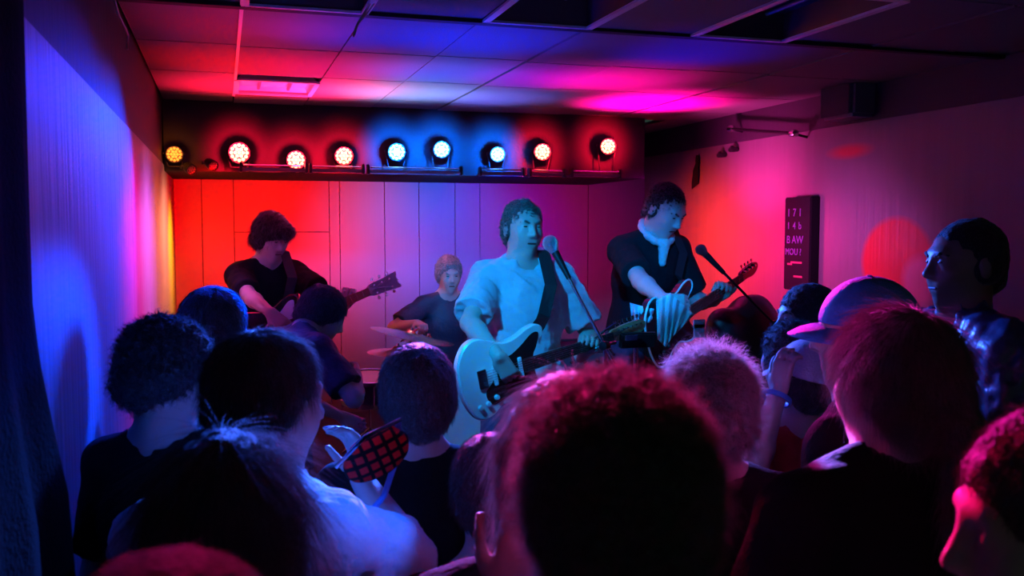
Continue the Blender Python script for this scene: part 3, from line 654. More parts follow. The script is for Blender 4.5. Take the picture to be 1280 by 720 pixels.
# rail, clips, strap and small speaker on the right wall
a = onplane(914, 161, 0, XR-.10); b = onplane(992, 167, 0, XR-.10); e = empty('curtain_rail', a, 'thin dark rail fixed high on the right wall near the stage', 'rail')
MB().tube([a, b], .011, 10).build('bar', DMET, e, a, True)
for q in (a, b):
    MB().lathe([(0, -.03), (.022, -.025), (.026, 0), (.022, .025), (0, .03)], q, (0, 1, 0), 14).build('finial', METAL, e, a, True)
    MB().tube([q+np.array([0, 0, 0]), q+np.array([.1, 0, -.02])], .008, 8).build('bracket', DMET, e, a, True)
for px, py, lab in ((902, 194, 'small black clamp on the right wall top edge, farther of the two'), (917, 187, 'small black clamp on the right wall top edge, nearer of the two')):
    c = onplane(px, py, 0, XR-.03); tag(MB().box(c, (.026, .035, .016), bev=.006).box(c+np.array([-.02, -.01, .012]), (.01, .012, .014), bev=.003).build('clamp', PLB, None, c), lab, 'clamp', 'clamps on the right wall')
c = onplane(872, 194, 0, XR-.02); z2 = onplane(868, 233, 0, XR-.02)[2]; vs = []
for k in range(9):
    t = k/8; z = c[2]+(z2-c[2])*t; w = .018+.035*t
    for s in (-1, 1):
        for d in (0, .004): vs.append((XR-.02-d+.004*math.sin(k), c[1]+.04*t+s*w+.006*math.sin(k*2.1), z-(.02*s if k == 8 else 0)))
fs = []
for k in range(8): a = k*4; fs += [(a, a+2, a+6, a+4), (a+1, a+5, a+7, a+3), (a, a+4, a+5, a+1), (a+2, a+3, a+7, a+6)]
tag(link('cloth_strap', vs, fs, BLK, None, c), 'black ragged cloth strap hanging on the red-lit part of right wall', 'strap')
c = onplane(1060, 127, 0, XR-.09); e = empty('wall_speaker', c, 'small box speaker, dim blue, mounted high on the right wall', 'speaker')
MB().box(c, (.085, .15, .10), bev=.02).build('cabinet', mat('speaker_grey', (.10, .11, .14), .5), e, c)
MB().box(c+np.array([-.088, 0, 0]), (.004, .13, .085), bev=.003).build('grille', mat('speaker_mesh', (.06, .065, .08), .6, bump=1, bscale=300), e, c)

# ------------------------------------------------------------------ instruments
def crspline(p, n=6):
    out = []; N = len(p); p = np.array(p, float)
    for i in range(N):
        a, b, c, d = p[i-1], p[i], p[(i+1) % N], p[(i+2) % N]
        for k in range(n): t = k/n; out.append(.5*((2*b)+(-a+c)*t+(2*a-5*b+4*c-d)*t*t+(-a+3*b-3*c+d)*t**3))
    return np.array(out)
STRAT = [(0, 0), (.008, .08), (.05, .14), (.10, .155), (.16, .135), (.21, .115), (.27, .12), (.325, .14), (.37, .145), (.395, .125), (.385, .095), (.345, .07), (.325, .035), (.325, -.03), (.335, -.06), (.355, -.085), (.36, -.11), (.335, -.13), (.285, -.125), (.23, -.105), (.17, -.12), (.11, -.155), (.05, -.15), (.012, -.08)]
def slab(out, z0, z1, T, bev=0):
    n = len(out); ctr = out.mean(0); v = []; rings = [(z0, bev), (z0+bev, 0), (z1-bev, 0), (z1, bev)] if bev else [(z0, 0), (z1, 0)]
    for z, b in rings:
        for q in out: d = q-ctr; L = np.linalg.norm(d); v.append(T(*(ctr+d*(1-b/L)), z))
    f = [tuple(range(n))[::-1], tuple((len(rings)-1)*n+k for k in range(n))]
    for i in range(len(rings)-1): f += [(i*n+k, i*n+(k+1) % n, (i+1)*n+(k+1) % n, (i+1)*n+k) for k in range(n)]
    return v, f
def guitar(name, cat, label, tail, head, up, bodym, guardm, scale=1., neckL=.648, style='six', strings=6, fret=ROSE, binding=None, headm=None):
    tail = np.array(tail); u = np.array(head)-tail; u /= np.linalg.norm(u); up = np.array(up, float); v = up-u*(u@up); v /= np.linalg.norm(v); n = np.cross(u, v)
    T = lambda a, b, c: tail+(u*a+v*b+n*c)
    Ts = lambda a, b, c: tail+(u*a+v*b)*scale+n*c
    R = np.stack([u, v, n], 1); e = empty(name, tail, label, cat); O = tail
    out = crspline(STRAT, 5); vv, ff = slab(out, -.022, .022, Ts, .007); link('body', vv, ff, bodym, e, O, False)
    if binding: 
        p = [Ts(*(q*1.0), .021) for q in out]+[Ts(*out[0], .021)]; MB().tube(p, .005, 6, False).build('binding', binding, e, O, True)
    g = crspline([(.14, -.02), (.10, -.06), (.12, -.11), (.18, -.10), (.24, -.088), (.30, -.10), (.335, -.09), (.325, -.03), (.33, .03), (.35, .06), (.37, .11), (.34, .115), (.29, .085), (.24, .06), (.19, .045)], 4)
    vv, ff = slab(g, .022, .0245, Ts); link('pickguard', vv, ff, guardm, e, O, False)
    br = .095*scale; nut = br+neckL; j = .30*scale
    # neck
    nv = []; nf = []; N = 12
    for i in range(N+1):
        t = i/N; a = j+(nut-j)*t; w = (.028-.0065*t); th = .022-.003*t
        for k in range(9): an = math.pi*k/8; nv.append(T(a, w*math.cos(an), .024-th*math.sin(an)*1.0))
    for i in range(N):
        for k in range(8): nf.append((i*9+k, i*9+k+1, (i+1)*9+k+1, (i+1)*9+k))
        nf.append((i*9+8, i*9, (i+1)*9, (i+1)*9+8))
    link('neck', nv, nf, headm or MAPLE, e, O)
    fb = MB().add([T(j-.02, .028, .024), T(j-.02, -.028, .024), T(nut, -.0215, .024), T(nut, .0215, .024), T(j-.02, .028, .030), T(j-.02, -.028, .030), T(nut, -.0215, .030), T(nut, .0215, .030)], [(0, 1, 2, 3), (4, 7, 6, 5), (0, 4, 5, 1), (1, 5, 6, 2), (2, 6, 7, 3), (3, 7, 4, 0)]); fb.build('fretboard', fret, e, O)
    fr = MB(); 
    for k in range(1, 21):
        a = nut-neckL*(1-2**(-k/12)); 
        if a > j-.02: fr.box(T(a, 0, .0305), (.001, .023, .001), R)
    fr.build('frets', METAL, e, O)
    if style == 'six': hs = crspline([(nut-.005, .021), (nut+.03, .03), (nut+.09, .036), (nut+.16, .034), (nut+.185, .015), (nut+.17, -.012), (nut+.12, -.03), (nut+.06, -.026), (nut-.005, -.022)], 3)
    else: hs = crspline([(nut-.005, .022), (nut+.03, .034), (nut+.10, .037), (nut+.165, .042), (nut+.155, .012), (nut+.165, 0), (nut+.155, -.012), (nut+.165, -.042), (nut+.10, -.037), (nut+.03, -.034), (nut-.005, -.022)], 3)
    vv, ff = slab(hs, .004, .018, T); link('headstock', vv, ff, headm or MAPLE, e, O, False)
    ps = [(nut+.03+.024*k*6/strings, 1) for k in range(strings)] if style == 'six' else [(nut+.035+.042*(k % 3), 1 if k < 3 else -1) for k in range(6)]
    for k, (a, sd) in enumerate(ps):
        MB().tube([T(a, sd*.022, .018), T(a, sd*.022, .032)], .004*(1 if strings > 4 else 1.6), 8).tube([T(a, sd*.03, .010), T(a, sd*.047, .010)], .0025, 6).box(T(a, sd*.052, .010), (.007, .008, .004), R, .002).build('tuning_peg', METAL, e, O)
    for a, w in ((.15, .0), (.205, .0), (.265, 0)): MB().box(Ts(a, 0, .028), (.009, .042, .005), R, .003).build('pickup', PICK if bodym is GWHITE else PLB, e, O)
    MB().box(Ts(.095, 0, .027), (.02, .038, .005), R, .002).build('bridge', METAL, e, O)
    for a, b in ((.14, -.085), (.10, -.10), (.065, -.105)): MB().lathe([(0, .014), (.009, .013), (.012, 0)], Ts(a, b, .024), n, 14).build('knob', PICK if bodym is GWHITE else PLB, e, O, True)
    st = MB(); 
    for k in range(strings):
        y = (k/(strings-1)-.5); st.tube([Ts(.095, 0, .033)+v*y*.052, T(nut, y*.036, .034), T(ps[k][0], ps[k][1]*.022, .026)], .0007+.0006*k/strings, 4)
    st.build('strings', METAL, e, O)
    return e, T, u, v, n

def mic_stand(label, base, joint, mic, m=DMET, foam=.028, micm=None):
    base = np.array(base, float); joint = np.array(joint, float); mic = np.array(mic, float)
    e = empty('microphone_stand', base, label, 'microphone stand'); ex = (joint-mic)/np.linalg.norm(joint-mic)
    MB().tube([base+np.array([0, 0, .08]), (joint[0], joint[1], joint[2])], [.011, .009], 12).build('pole', m, e, base, True)
    MB().tube([joint+ex*.28, mic+ex*.13], .0065, 10).build('boom', m, e, base, True)
    MB().lathe([(0, -.02), (.018, -.018), (.02, 0), (.018, .018), (0, .02)], joint, np.cross(ex, (0, 0, 1)), 14).build('clutch', DMET, e, base, True)
    MB().tube([joint+ex*.25, joint+ex*.31], .018, 12).build('counterweight', DMET, e, base, True)
    for k in range(3): t = k*2.094+.5; MB().tube([base+np.array([0, 0, .12]), base+np.array([.28*math.cos(t), .28*math.sin(t), .012])], .008, 8).build('leg', m, e, base, True)
    q = tag(MB().tube([mic+ex*.02, mic+ex*.06, mic+ex*.17], [.018, .016, .011], 14).build('microphone', DMET, None, mic, True), label.replace('stand', 'handheld microphone').replace('boom ', ''), 'microphone')
    v, f = sdf_mesh([ell(mic, np.array([foam, foam, foam]), None, .01), cone(mic, mic+ex*.03, foam*.95, foam*.7, .01)], .003); link('grille', v, f, micm or METAL, q, mic) if False else None
    g = link('grille', v-mic, f, micm or mat('mic_grille', (.5, .5, .55), .35, .8, bump=1, bscale=400), q); return e

# singer's guitar
G1 = guitar('electric_guitar', 'guitar', 'white double-cutaway electric guitar held by the singer', P(572, 482, 3.68), P(800, 408, 4.1), (0, 0, 1), GWHITE, TORT, 1.05, fret=ROSE)
G2 = guitar('electric_guitar', 'guitar', 'dark electric guitar of the left guitarist, neck raised to the right', P(292, 436, 4.72), P(482, 355, 4.9), (0, 0, 1), GDARK, PICK, 1., style='three', headm=mat('headstock_pale', (.5, .45, .42), .3))
G3 = guitar('bass_guitar', 'bass guitar', 'dark electric bass with pale binding held by the right player', P(804, 424, 4.42), P(936, 338, 5.1), (0, 0, 1), GDARK, mat('guard_black', (.02, .02, .02), .3), 1.1, neckL=.80, strings=4, binding=PALE, headm=GDARK)

# ------------------------------------------------------------------ the band
def on(G, a, b=0, c=0): return G[1](a, b, c)
sing, JS = person('singer in pale short-sleeved shirt playing white guitar at the microphone', (655, 249), 4.12, .2, face=-8, face_parts=True, res=.0055, hair='curly', hmat=HBRN, vol=-.004, curl=.011, nstr=4000, slen=.013, hres=.0045, wl=.030,
    top=SHIRT, fit=.022, wrinkle=.012, shres=.006, seed=3, bottom=mat('jeans_blue', (.03, .05, .11), .8), flare=.01, thick=.0008,
    pose=dict(hyaw=16, hpitch=2, hroll=-2, shw=.165),
    hands={'r': dict(to=on(G1, .21, .08, .055)-np.array([0.03, 0, 0.01]), d=(.45, .05, -.75), n=(.25, .9, .2), pole=(-1, -.1, -.35), curl=(30, 35, 38, 40), thumb_side=-1, thumb=25),
           'l': dict(to=on(G1, .60, -.055, -.03), d=(.25, -.35, .85), n=(-.25, -.9, -.2), pole=(.7, .1, -1), curl=(45, 48, 50, 52), thumb_side=1, thumb=20)})
left, JL = person('left guitarist in dark shirt looking down at his guitar', (345, 267), 5.1, .2, face=15, face_parts=True, res=.0065, hair='fringe', hmat=HBLK, vol=.012, curl=.008, nstr=2500, slen=.03, hres=.006, wl=.04,
    top=BLK, sleeve='short', fit=.018, shres=.007, seed=5, thick=.0009, pose=dict(lean=4, bend=8, neck=10, hyaw=18, hpitch=24, shw=.165),
    hands={'r': dict(to=on(G2, .24, .10, .06), d=(.6, -.1, -.6), n=(.2, .95, 0), pole=(-1, 0, -.4), thumb_side=-1), 'l': dict(to=on(G2, .62, -.055, -.03), d=(.2, -.3, .85), n=(-.2, -.9, -.2), pole=(.7, .1, -1), curl=(45, 48, 50, 52), thumb_side=1, thumb=20)})
bass, JB = person('bass player in black tee and pale scarf bending over his bass', (845, 234), 4.85, .2, face=12, face_parts=True, res=.006, hair='curly', hmat=HBLK, vol=-.006, curl=.009, nstr=4000, slen=.014, hres=.006, wl=.035,
    top=BLK, sleeve='short', fit=.016, shres=.007, seed=7, thick=.0009, pose=dict(lean=5, bend=14, neck=14, hyaw=12, hpitch=34, hroll=0, shw=.165),
    hands={'r': dict(to=P(838, 384, 4.36), d=(.9, -.1, -.1), n=(.1, .9, -.3), pole=(-.5, -.2, -1), thumb_side=-1), 'l': dict(to=on(G3, .68, -.06, -.03), d=(.25, -.35, .85), n=(-.25, -.9, -.2), pole=(.5, .1, -1), curl=(45, 48, 50, 52), thumb_side=1, thumb=20)})
drum, JD = person('drummer with light curly hair seated behind the cymbals', (562, 320), 6.2, .4, face=5, face_parts=True, res=.007, hair='curly', hmat=HLT, vol=.006, curl=.009, nstr=2500, slen=.018, hres=.006, wl=.035,
    top=NAVY, sleeve='short', fit=.016, shres=.008, seed=8, thick=.0010, pose=dict(sit=.42, lean=6, bend=6, hpitch=10, hyaw=-5, legs={'l': (.25, .42, 0), 'r': (-.22, .42, 0)}),
    hands={'r': dict(to=P(522, 404, 5.9), d=(.2, -1, -.1), n=(.0, 0, -1), pole=(-1, .2, -.5), curl=(50, 55, 58, 60)), 'l': dict(to=P(600, 412, 5.9), d=(-.2, -1, -.1), n=(0, 0, -1), pole=(1, .2, -.5), curl=(50, 55, 58, 60))})
# guitar straps
def strap(label, pts, w, side, m):
    vs = []; fs = []; pts = [np.array(p, float) for p in pts]; n = len(pts)
    for i, p in enumerate(pts):
        t = pts[min(i+1, n-1)]-pts[max(i-1, 0)]; t /= np.linalg.norm(t); nn = np.array(side[i] if isinstance(side, list) else side, float); x = np.cross(t, nn); x /= np.linalg.norm(x); nn /= np.linalg.norm(nn)
        for a, b in ((-1, 0), (1, 0), (1, 1), (-1, 1)): vs.append(p+x*a*w/2+nn*.003*b)
    for i in range(n-1):
        for k in range(4): fs.append((i*4+k, i*4+(k+1) % 4, (i+1)*4+(k+1) % 4, (i+1)*4+k))
    fs += [(3, 2, 1, 0), ((n-1)*4, (n-1)*4+1, (n-1)*4+2, (n-1)*4+3)]
    o = link('guitar_strap', vs, fs, m, None, pts[0], False); tag(o, label, 'strap'); return o
STR = mat('strap_black', (.012, .012, .014), .6)
def strap_for(J, G, label, m=STR):
    F = J['F0']; s = J['s']; nb = J['nb']; L = J['tL']
    top = nb+L*.085*s-J['tU']*.0; front = J['ch']+F*.165*s+L*.06*s; horn = on(G, .385, .12, .0)
    mid = J['w']+F*.165*s+L*.10*s
    side = [F*.2+np.array([0, 0, 1.]), F*.6+np.array([0, 0, 1.]), F+np.array([0, 0, .4]), F, F]
    strap(label, [top-F*.08*s+np.array([0, 0, .075*s]), top+F*.035*s+np.array([0, 0, .065*s]), nb+L*.10*s+F*.135*s-J['tU']*.08*s, front+F*.02*s, (front+horn)/2+F*.03, horn][:5]+[horn], .055, side+[F], m)
strap_for(JS, G1, "wide black guitar strap over the singer's pale shirt")
strap_for(JL, G2, 'dark strap across the chest of the left guitarist')
strap_for(JB, G3, 'dark strap across the chest of the bass player')
# scarf of the bass player and cloth tied at his waist
A_ = JB; nb = A_['nb']; L = A_['tL']; F = A_['tF']; U = A_['tU']
q = []
for k in range(14):
    t = 2*math.pi*k/14; t2 = 2*math.pi*(k+1)/14
    p = lambda t: nb+L*.085*math.cos(t)+F*(.085*math.sin(t)+.015)+U*(.04-.035*math.sin(t))
    q.append(cone(p(t), p(t2), .019, .019, .006))
q += [cone(nb+F*.10-U*.0, nb+F*.12-U*.10, .03, .018, .01)]
v, f = sdf_mesh(q, .005, lambda X, d: d-.005*np.abs(snoise(X, .035, 4)), amp=.006)
tag(link('scarf', v, f, mat('scarf_pale', (.55, .55, .5), .8, bump=.5, bscale=60), None, nb), "pale scarf around the bass player's neck", 'scarf')
def sheet(name, label, A, B, zc, folds, amp, m, dz=0):
    def along(pts, t): t = t*(len(pts)-1); i = min(int(t), len(pts)-2); return np.array(pts[i])*(1-(t-i))+np.array(pts[i+1])*(t-i)
    nu, nv = 64, 16; vs = []; fs = []; toC = np.array([0, 0, CAMZ])
    for side in (0, 1):
        for j in range(nv+1):
            v = j/nv
            for i in range(nu+1):
                u = i/nu; a = along(A, u)*(1-v)+along(B, u)*v; w = math.sin(u*folds*6.283+v*1.5)*amp*(.4+.6*v)+math.sin(v*9+u*4)*amp*.4
                p = P(a[0], a[1], zc+w+side*.003+dz*v); vs.append(p)
    n = (nu+1)*(nv+1)
    for j in range(nv):
        for i in range(nu): q = j*(nu+1)+i; fs += [(q, q+1, q+nu+2, q+nu+1), (q+n, q+n+nu+1, q+n+nu+2, q+n+1)]
    for i in range(nu): q = i; fs.append((q, q+n, q+n+1, q+1)); q = nv*(nu+1)+i; fs.append((q, q+1, q+n+1, q+n))
    for j in range(nv): q = j*(nu+1); fs.append((q, q+nu+1, q+n+nu+1, q+n)); q += nu; fs.append((q, q+n, q+n+nu+1, q+nu+1))
    return tag(link(name, vs, fs, m, None, vs[0]), label, 'cloth')
CL = mat('cloth_tied_pale', (.5, .6, .58), .7, bump=.3, bscale=60)
sheet('draped_cloth', "pale rumpled cloth hanging over the bass body at its player's waist", [(820, 376), (838, 366), (851, 378), (868, 393)], [(822, 424), (832, 434), (842, 420), (858, 404)], 4.2, 5, .022, CL)
sheet('tied_cloth', "pale gathered cloth tied at the bass player's hip under his forearm", [(787, 378), (800, 382), (818, 386)], [(790, 402), (802, 406), (815, 402)], 4.42, 3, .02, CL)
# drumsticks
for w, tip, lab in ((JD['arms']['r'][2], P(500, 420, 5.6), "pale drumstick in the drummer's hand on the left"), (JD['arms']['l'][2], P(575, 428, 5.6), "pale drumstick in the drummer's hand behind the singer")):
    d = tip-w; d /= np.linalg.norm(d); s0 = w+np.array([0, -.07, -.02])
    tag(MB().tube([s0-d*.06, s0+d*.25, s0+d*.32, s0+d*.335, s0+d*.345], [.007, .0065, .004, .005, .002], 10).build('drumstick', MAPLE, None, s0, True), lab, 'drumstick', 'drumsticks')
# microphones
SF = P(688, 304, 3.86)
mic_stand('black boom stand reaching up to the singer', (P(765, 450, 3.75)[0], P(765, 450, 3.75)[1], .2), P(756, 432, 3.75), SF, foam=.032, m=METAL)
c = P(968, 405, 4.75); mic_stand('tall boom stand beside the bass player', (c[0], c[1], .2), c, P(876, 312, 4.7), foam=.026, micm=mat('mic_grille_dark', (.08, .08, .09), .3, .7, bump=1, bscale=400))
# ------------------------------------------------------------------ drum kit
def cymbal(label, c, r, nrm, kind='cymbal', zf=.4):
    c = np.array(c); e = empty('cymbal', c, label, 'cymbal', 'cymbals of the drum kit')
    MB().lathe([(.006, .030), (.02, .028), (.032, .014), (.04, .010), (r*.6, .004), (r, -.006), (r, -.008), (r*.6, .002), (.04, .008), (.006, .026)], c, nrm, 48).build('plate', BRASS, e, c, True)
    MB().lathe([(0, .045), (.008, .044), (.01, .03), (0, .03)], c, nrm, 10).build('wing_nut', METAL, e, c, True)
    MB().tube([c, (c[0], c[1]+.02, c[2]-.1), (c[0]+.02, c[1]+.05, zf+.25)], .008, 8).build('pole', METAL, e, c, True)
    for k in range(3): t = k*2.094; MB().tube([(c[0]+.02, c[1]+.05, zf+.3), (c[0]+.02+.2*math.cos(t), c[1]+.05+.2*math.sin(t), zf+.01)], .007, 6).build('leg', METAL, e, c, True)
cymbal('large tilted ride cymbal with bright edge left of the singer', P(513, 419, 5.35), .235, (.24, -.03, 1))
cymbal('lower hi-hat cymbal showing as a thin bright line', P(497, 439, 5.2), .17, (.02, -.02, 1))
cymbal('small crash cymbal behind the singer\'s arm', P(535, 426, 5.6), .16, (.1, -.02, 1))
def drum_(name, label, c, r, h, ax, legs=None, shell=mat('drum_shell_dark', (.05, .04, .06), .25, coat=.6)):
    c = np.array(c, float); ax = np.array(ax, float); ax /= np.linalg.norm(ax); e = empty(name, c, label, 'drum', 'drums of the kit')
    MB().lathe([(r, -h/2), (r, h/2)], c, ax, 40).build('shell', shell, e, c, True)
    for s in (1, -1):
        MB().lathe([(0, s*(h/2+.004)), (r*.98, s*(h/2+.004)), (r*1.0, s*h/2*.99)], c, ax, 40).build('drumhead', mat('drumhead', (.7, .7, .68), .5), e, c, True)
        MB().lathe([(r+.002, s*(h/2-.015)), (r+.014, s*(h/2-.015)), (r+.014, s*(h/2+.012)), (r+.002, s*(h/2+.012))], c, ax, 40).build('hoop', METAL, e, c, True)
    a = np.cross(ax, (0, 0, 1) if abs(ax[2]) < .9 else (1, 0, 0)); a /= np.linalg.norm(a); b = np.cross(ax, a)
    for k in range(8): t = k*math.pi/4; o = c+(a*math.cos(t)+b*math.sin(t))*(r+.01); MB().tube([o-ax*h*.42, o+ax*h*.42], .006, 6).build('lug', METAL, e, c, True)
    for p in legs or []: MB().tube([c+np.array(p[0]), c+np.array(p[1])], .007, 6).build('leg', METAL, e, c, True)
drum_('bass_drum', 'bass drum facing the crowd behind the singer', (1.32, 5.4, .66), .26, .38, (0, 1, 0), [((.2, -.1, -.12), (.33, -.18, -.25)), ((-.2, -.1, -.12), (-.33, -.18, -.25))])
drum_('snare_drum', 'snare drum left of the bass drum', (.86, 5.75, .84), .17, .14, (0, -.1, 1), [((0, 0, -.07), (0, 0, -.25)), ((0, 0, -.25), (.2, 0, -.435)), ((0, 0, -.25), (-.15, .17, -.435)), ((0, 0, -.25), (-.1, -.2, -.435))])
drum_('floor_tom', 'floor tom at the drummer\'s side behind the singer', (1.72, 5.8, .86), .2, .38, (0, 0, 1), [((.2, 0, 0), (.22, 0, -.45)), ((-.12, .18, 0), (-.12, .19, -.45)), ((-.12, -.18, 0), (-.12, -.19, -.45))])
c = (JD['pel'][0], JD['pel'][1], .4); e = empty('drum_stool', c, 'round padded drum stool under the drummer', 'stool')
zs = JD['pel'][2]-.135
MB().lathe([(0, .0), (.16, 0), (.175, -.02), (.17, -.06), (0, -.065)], (c[0], c[1], zs), (0, 0, 1), 28).build('seat', PLB, e, c, True); MB().tube([(c[0], c[1], zs-.05), (c[0], c[1], .48)], .015, 10).build('pole', METAL, e, c, True)
for k in range(3): t = k*2.094; MB().tube([(c[0], c[1], .6), (c[0]+.22*math.cos(t), c[1]+.22*math.sin(t), .41)], .01, 8).build('leg', METAL, e, c, True)
# tuning-side microphone clamp stand right of the singer
# amplifiers
def amp(label, c, h, cover=None, R=None):
    c = np.array(c, float); e = empty('guitar_amplifier', c, label, 'amplifier')
    MB().box(c+np.array([0, 0, h[2]]), h, bev=.02).build('cabinet', PLB, e, c)
    MB().box(c+np.array([0, -h[1]-.001, h[2]*.85]), (h[0]*.9, .006, h[2]*.72), bev=.003).build('grille', mat('grille_cloth', (.03, .03, .035), .9, bump=1, bscale=300), e, c)
    MB().box(c+np.array([0, -h[1]-.001, h[2]*1.78]), (h[0]*.9, .006, h[2]*.12), bev=.002).build('control_panel', mat('amp_panel', (.15, .15, .17), .3, .6), e, c)
    for k in range(6): MB().lathe([(0, .02), (.010, .018), (.012, 0)], c+np.array([-h[0]*.7+k*h[0]*.28, -h[1]-.007, h[2]*1.78]), (0, -1, 0), 12).build('knob', PLB, e, c, True)
    MB().tube([c+np.array([-.1, 0, 2*h[2]]), c+np.array([-.08, 0, 2*h[2]+.03]), c+np.array([.08, 0, 2*h[2]+.03]), c+np.array([.1, 0, 2*h[2]])], .008, 8).build('handle', PLB, e, c, True)
    return e
amp('tall black bass amplifier behind the bass player', (2.25, 5.95, .2), (.33, .2, .42))
c0 = P(935, 420, 5.45)
v, f = sdf_mesh([ell((c0[0]+.02, c0[1], .70), (.30, .22, .76), None), cone((c0[0]-.26, c0[1]-.05, .3), (c0[0]-.2, c0[1]-.05, 1.28), .14, .09, .1), cone((c0[0]+.26, c0[1], .3), (c0[0]+.22, c0[1], 1.1), .14, .10, .1)], .014,
                lambda X, d: np.maximum(d-.012*snoise(X*np.array([1, 1, .3]), .2, 6), .205-X[:, 2]), amp=.014)
tag(link('covered_amplifier', v, f, mat('cover_nylon', (.012, .012, .015), .4, bump=.3, bscale=20), None, (c0[0], c0[1], .2)), 'black cloth cover draped over gear right of the bass player', 'covered amplifier')
c = P(874, 405, 4.0); tag(MB().box(c, (.028, .004, .019), bev=.0015).box(c+np.array([0, .0, -.03]), (.026, .004, .03), bev=.001).build('paper_card', WHT, None, c), "small pale card clipped beside the bass player's waist", 'card')
# keyboard-like shelf of mixers between singer and bass player
c = P(797, 425, 4.05); e = empty('music_stand', (c[0], c[1], .2), 'dark music stand with bright clips between singer and bass player', 'music stand'); o = (c[0], c[1], .2)
MB().box(c, (.085, .012, .035), np.array(Matrix.Rotation(.3, 3, 'X')), .006).build('tray', PLB, e, o)
MB().tube([(c[0], c[1]+.02, c[2]-.03), (c[0], c[1]+.02, .42)], .011, 10).build('pole', METAL, e, o, True)
for k in range(3): t = k*2.094+.3; MB().tube([(c[0], c[1]+.02, .45), (c[0]+.25*math.cos(t), c[1]+.02+.25*math.sin(t), .212)], .008, 8).build('leg', METAL, e, o, True)
a = P(789, 422, 4.0); MB().box(a, (.028, .006, .012), bev=.002).build('clip', METAL, e, o)
for (x0, y0, x1, y1), r in (((742, 436, 770, 428), .006), ((770, 404, 742, 424), .005), ((755, 428, 768, 444), .006), ((758, 446, 766, 462), .006), ((776, 470, 784, 482), .005)):
    MB().tube([P(x0, y0, 3.92), P((x0+x1)/2, (y0+y1)/2-1, 3.91), P(x1, y1, 3.92)], r, 8).build('arm', METAL, e, o, True)

# ------------------------------------------------------------------ the crowd
HB2 = hairm('hair_dark_brown', (.09, .075, .075), .4)
def hd(px, py, zc, **k): return dict(to=P(px, py, zc), **k)
P1, J1 = person('person with big curly dark hair by the left wall, face turned right', (222, 396), 2.12, 0, 150, res=.008, skin=SKIN, hair='curly', hmat=HB2, vol=.012, curl=.010, nstr=6000, slen=.018, hres=.005, wl=.03, seed=11, pose=dict(shw=.15, hyaw=-38, hpitch=12, neck=6))
P2, J2 = person('person with short dark hair beneath the left guitarist, seen from behind', (270, 359), 2.72, 0, 160, hair='short', hmat=HB2, vol=.010, curl=.002, nstr=4000, slen=.014, thick=.0011, seed=12, pose=dict(hyaw=-22, hpitch=2))
P3, J3 = person('person in lit white t-shirt with straight dark hair, left foreground', (343, 416), 1.66, 0, 128, res=.008, hair='short', hmat=HB2, vol=.004, curl=.0, nstr=9000, slen=.03, hres=.005, seed=13, top=WHT, fit=.022, wrinkle=.006, shres=.007, thick=.0005, pose=dict(hyaw=-14, hpitch=8, neck=4, shw=.175),
    hands={'l': dict(to=P(300, 640, 1.9)), 'r': dict(to=P(452, 600, 1.95), pole=(1, -.5, -1), d=(-.1, .5, .8), n=(-1, 0, .3))})
P4, J4 = person('person stooping to the right between the left guitarist and the crowd', (418, 362), 3.85, .2, 125, res=.008, hair='short', hmat=HB2, vol=.012, curl=.004, nstr=4000, slen=.014, thick=.0011, seed=14, top=NAVY, fit=.02, pose=dict(lean=10, bend=34, neck=14, hyaw=-38, hpitch=30),
    hands={'l': dict(to=P(425, 520, 4.0)), 'r': dict(to=P(446, 470, 3.75))})
P5, J5 = person('person with dark rounded hair in black, centre left, back to the camera', (520, 430), 2.1, 0, 178, hair='short', hmat=HB2, vol=.012, curl=.003, nstr=7000, slen=.014, hres=.005, seed=15, top=BLK, fit=.02)
P6, J6 = person('long-haired person in the left foreground with pink-blue hair rim', (283, 540), 1.22, 0, 172, hair='long', hmat=HB2, vol=.008, curl=.0, nstr=14000, slen=.10, hres=.006, seed=16, thick=.0004, top=BLK, pose=dict(hpitch=8))
P7, J7 = person('nearest blurred head at the bottom left corner', (212, 692), .56, 0, 175, hair='short', hmat=HB2, vol=.006, curl=.002, nstr=7000, slen=.012, hres=.005, seed=17, thick=.0004, pose=dict(hpitch=14))
P8, J8 = person('short person with blue-rimmed dark hair beside the large curly head', (612, 543), 1.72, 0, 175, hair='short', hmat=HB2, vol=.008, curl=.002, nstr=7000, slen=.014, hres=.005, seed=18, pose=dict(hpitch=14, neck=8, lean=4, bend=6))
P9, J9 = person('largest fuzzy curly head in the centre foreground, red and pink rim', (766, 468), .97, 0, 178, hair='curly', hmat=HBRN, vol=.018, curl=.009, nstr=26000, slen=.020, hres=.0045, wl=.028, seed=19, thick=.00035)
P10, J10 = person('person with light curly shoulder hair just right of the largest head', (885, 434), 1.92, 0, 165, hair='curly', hmat=HLT, vol=.014, curl=.008, nstr=12000, slen=.03, hres=.005, wl=.026, seed=20, thick=.0005, pose=dict(hyaw=8))
P11, J11 = person('distant person with pink-lit face turned left below the sign box', (1008, 355), 3.25, 0, 235, face_parts=True, hair='short', hmat=HB2, vol=.008, curl=.004, nstr=2500, slen=.012, seed=21, pose=dict(hyaw=25), skin=SKIN)
P12, J12 = person('person with pink-rimmed hair half hidden behind the white cap', (988, 400), 2.9, 0, 190, hair='curly', hmat=HB2, vol=.008, curl=.005, nstr=4000, slen=.014, thick=.0011, seed=22)
P13, J13 = person('tall person wearing a peaked cap, right of centre', (1080, 352), 2.12, 0, 215, hair='short', hmat=HB2, vol=.0, curl=.002, nstr=2500, slen=.012, thick=.0011, seed=23, pose=dict(hyaw=20, hpitch=2))
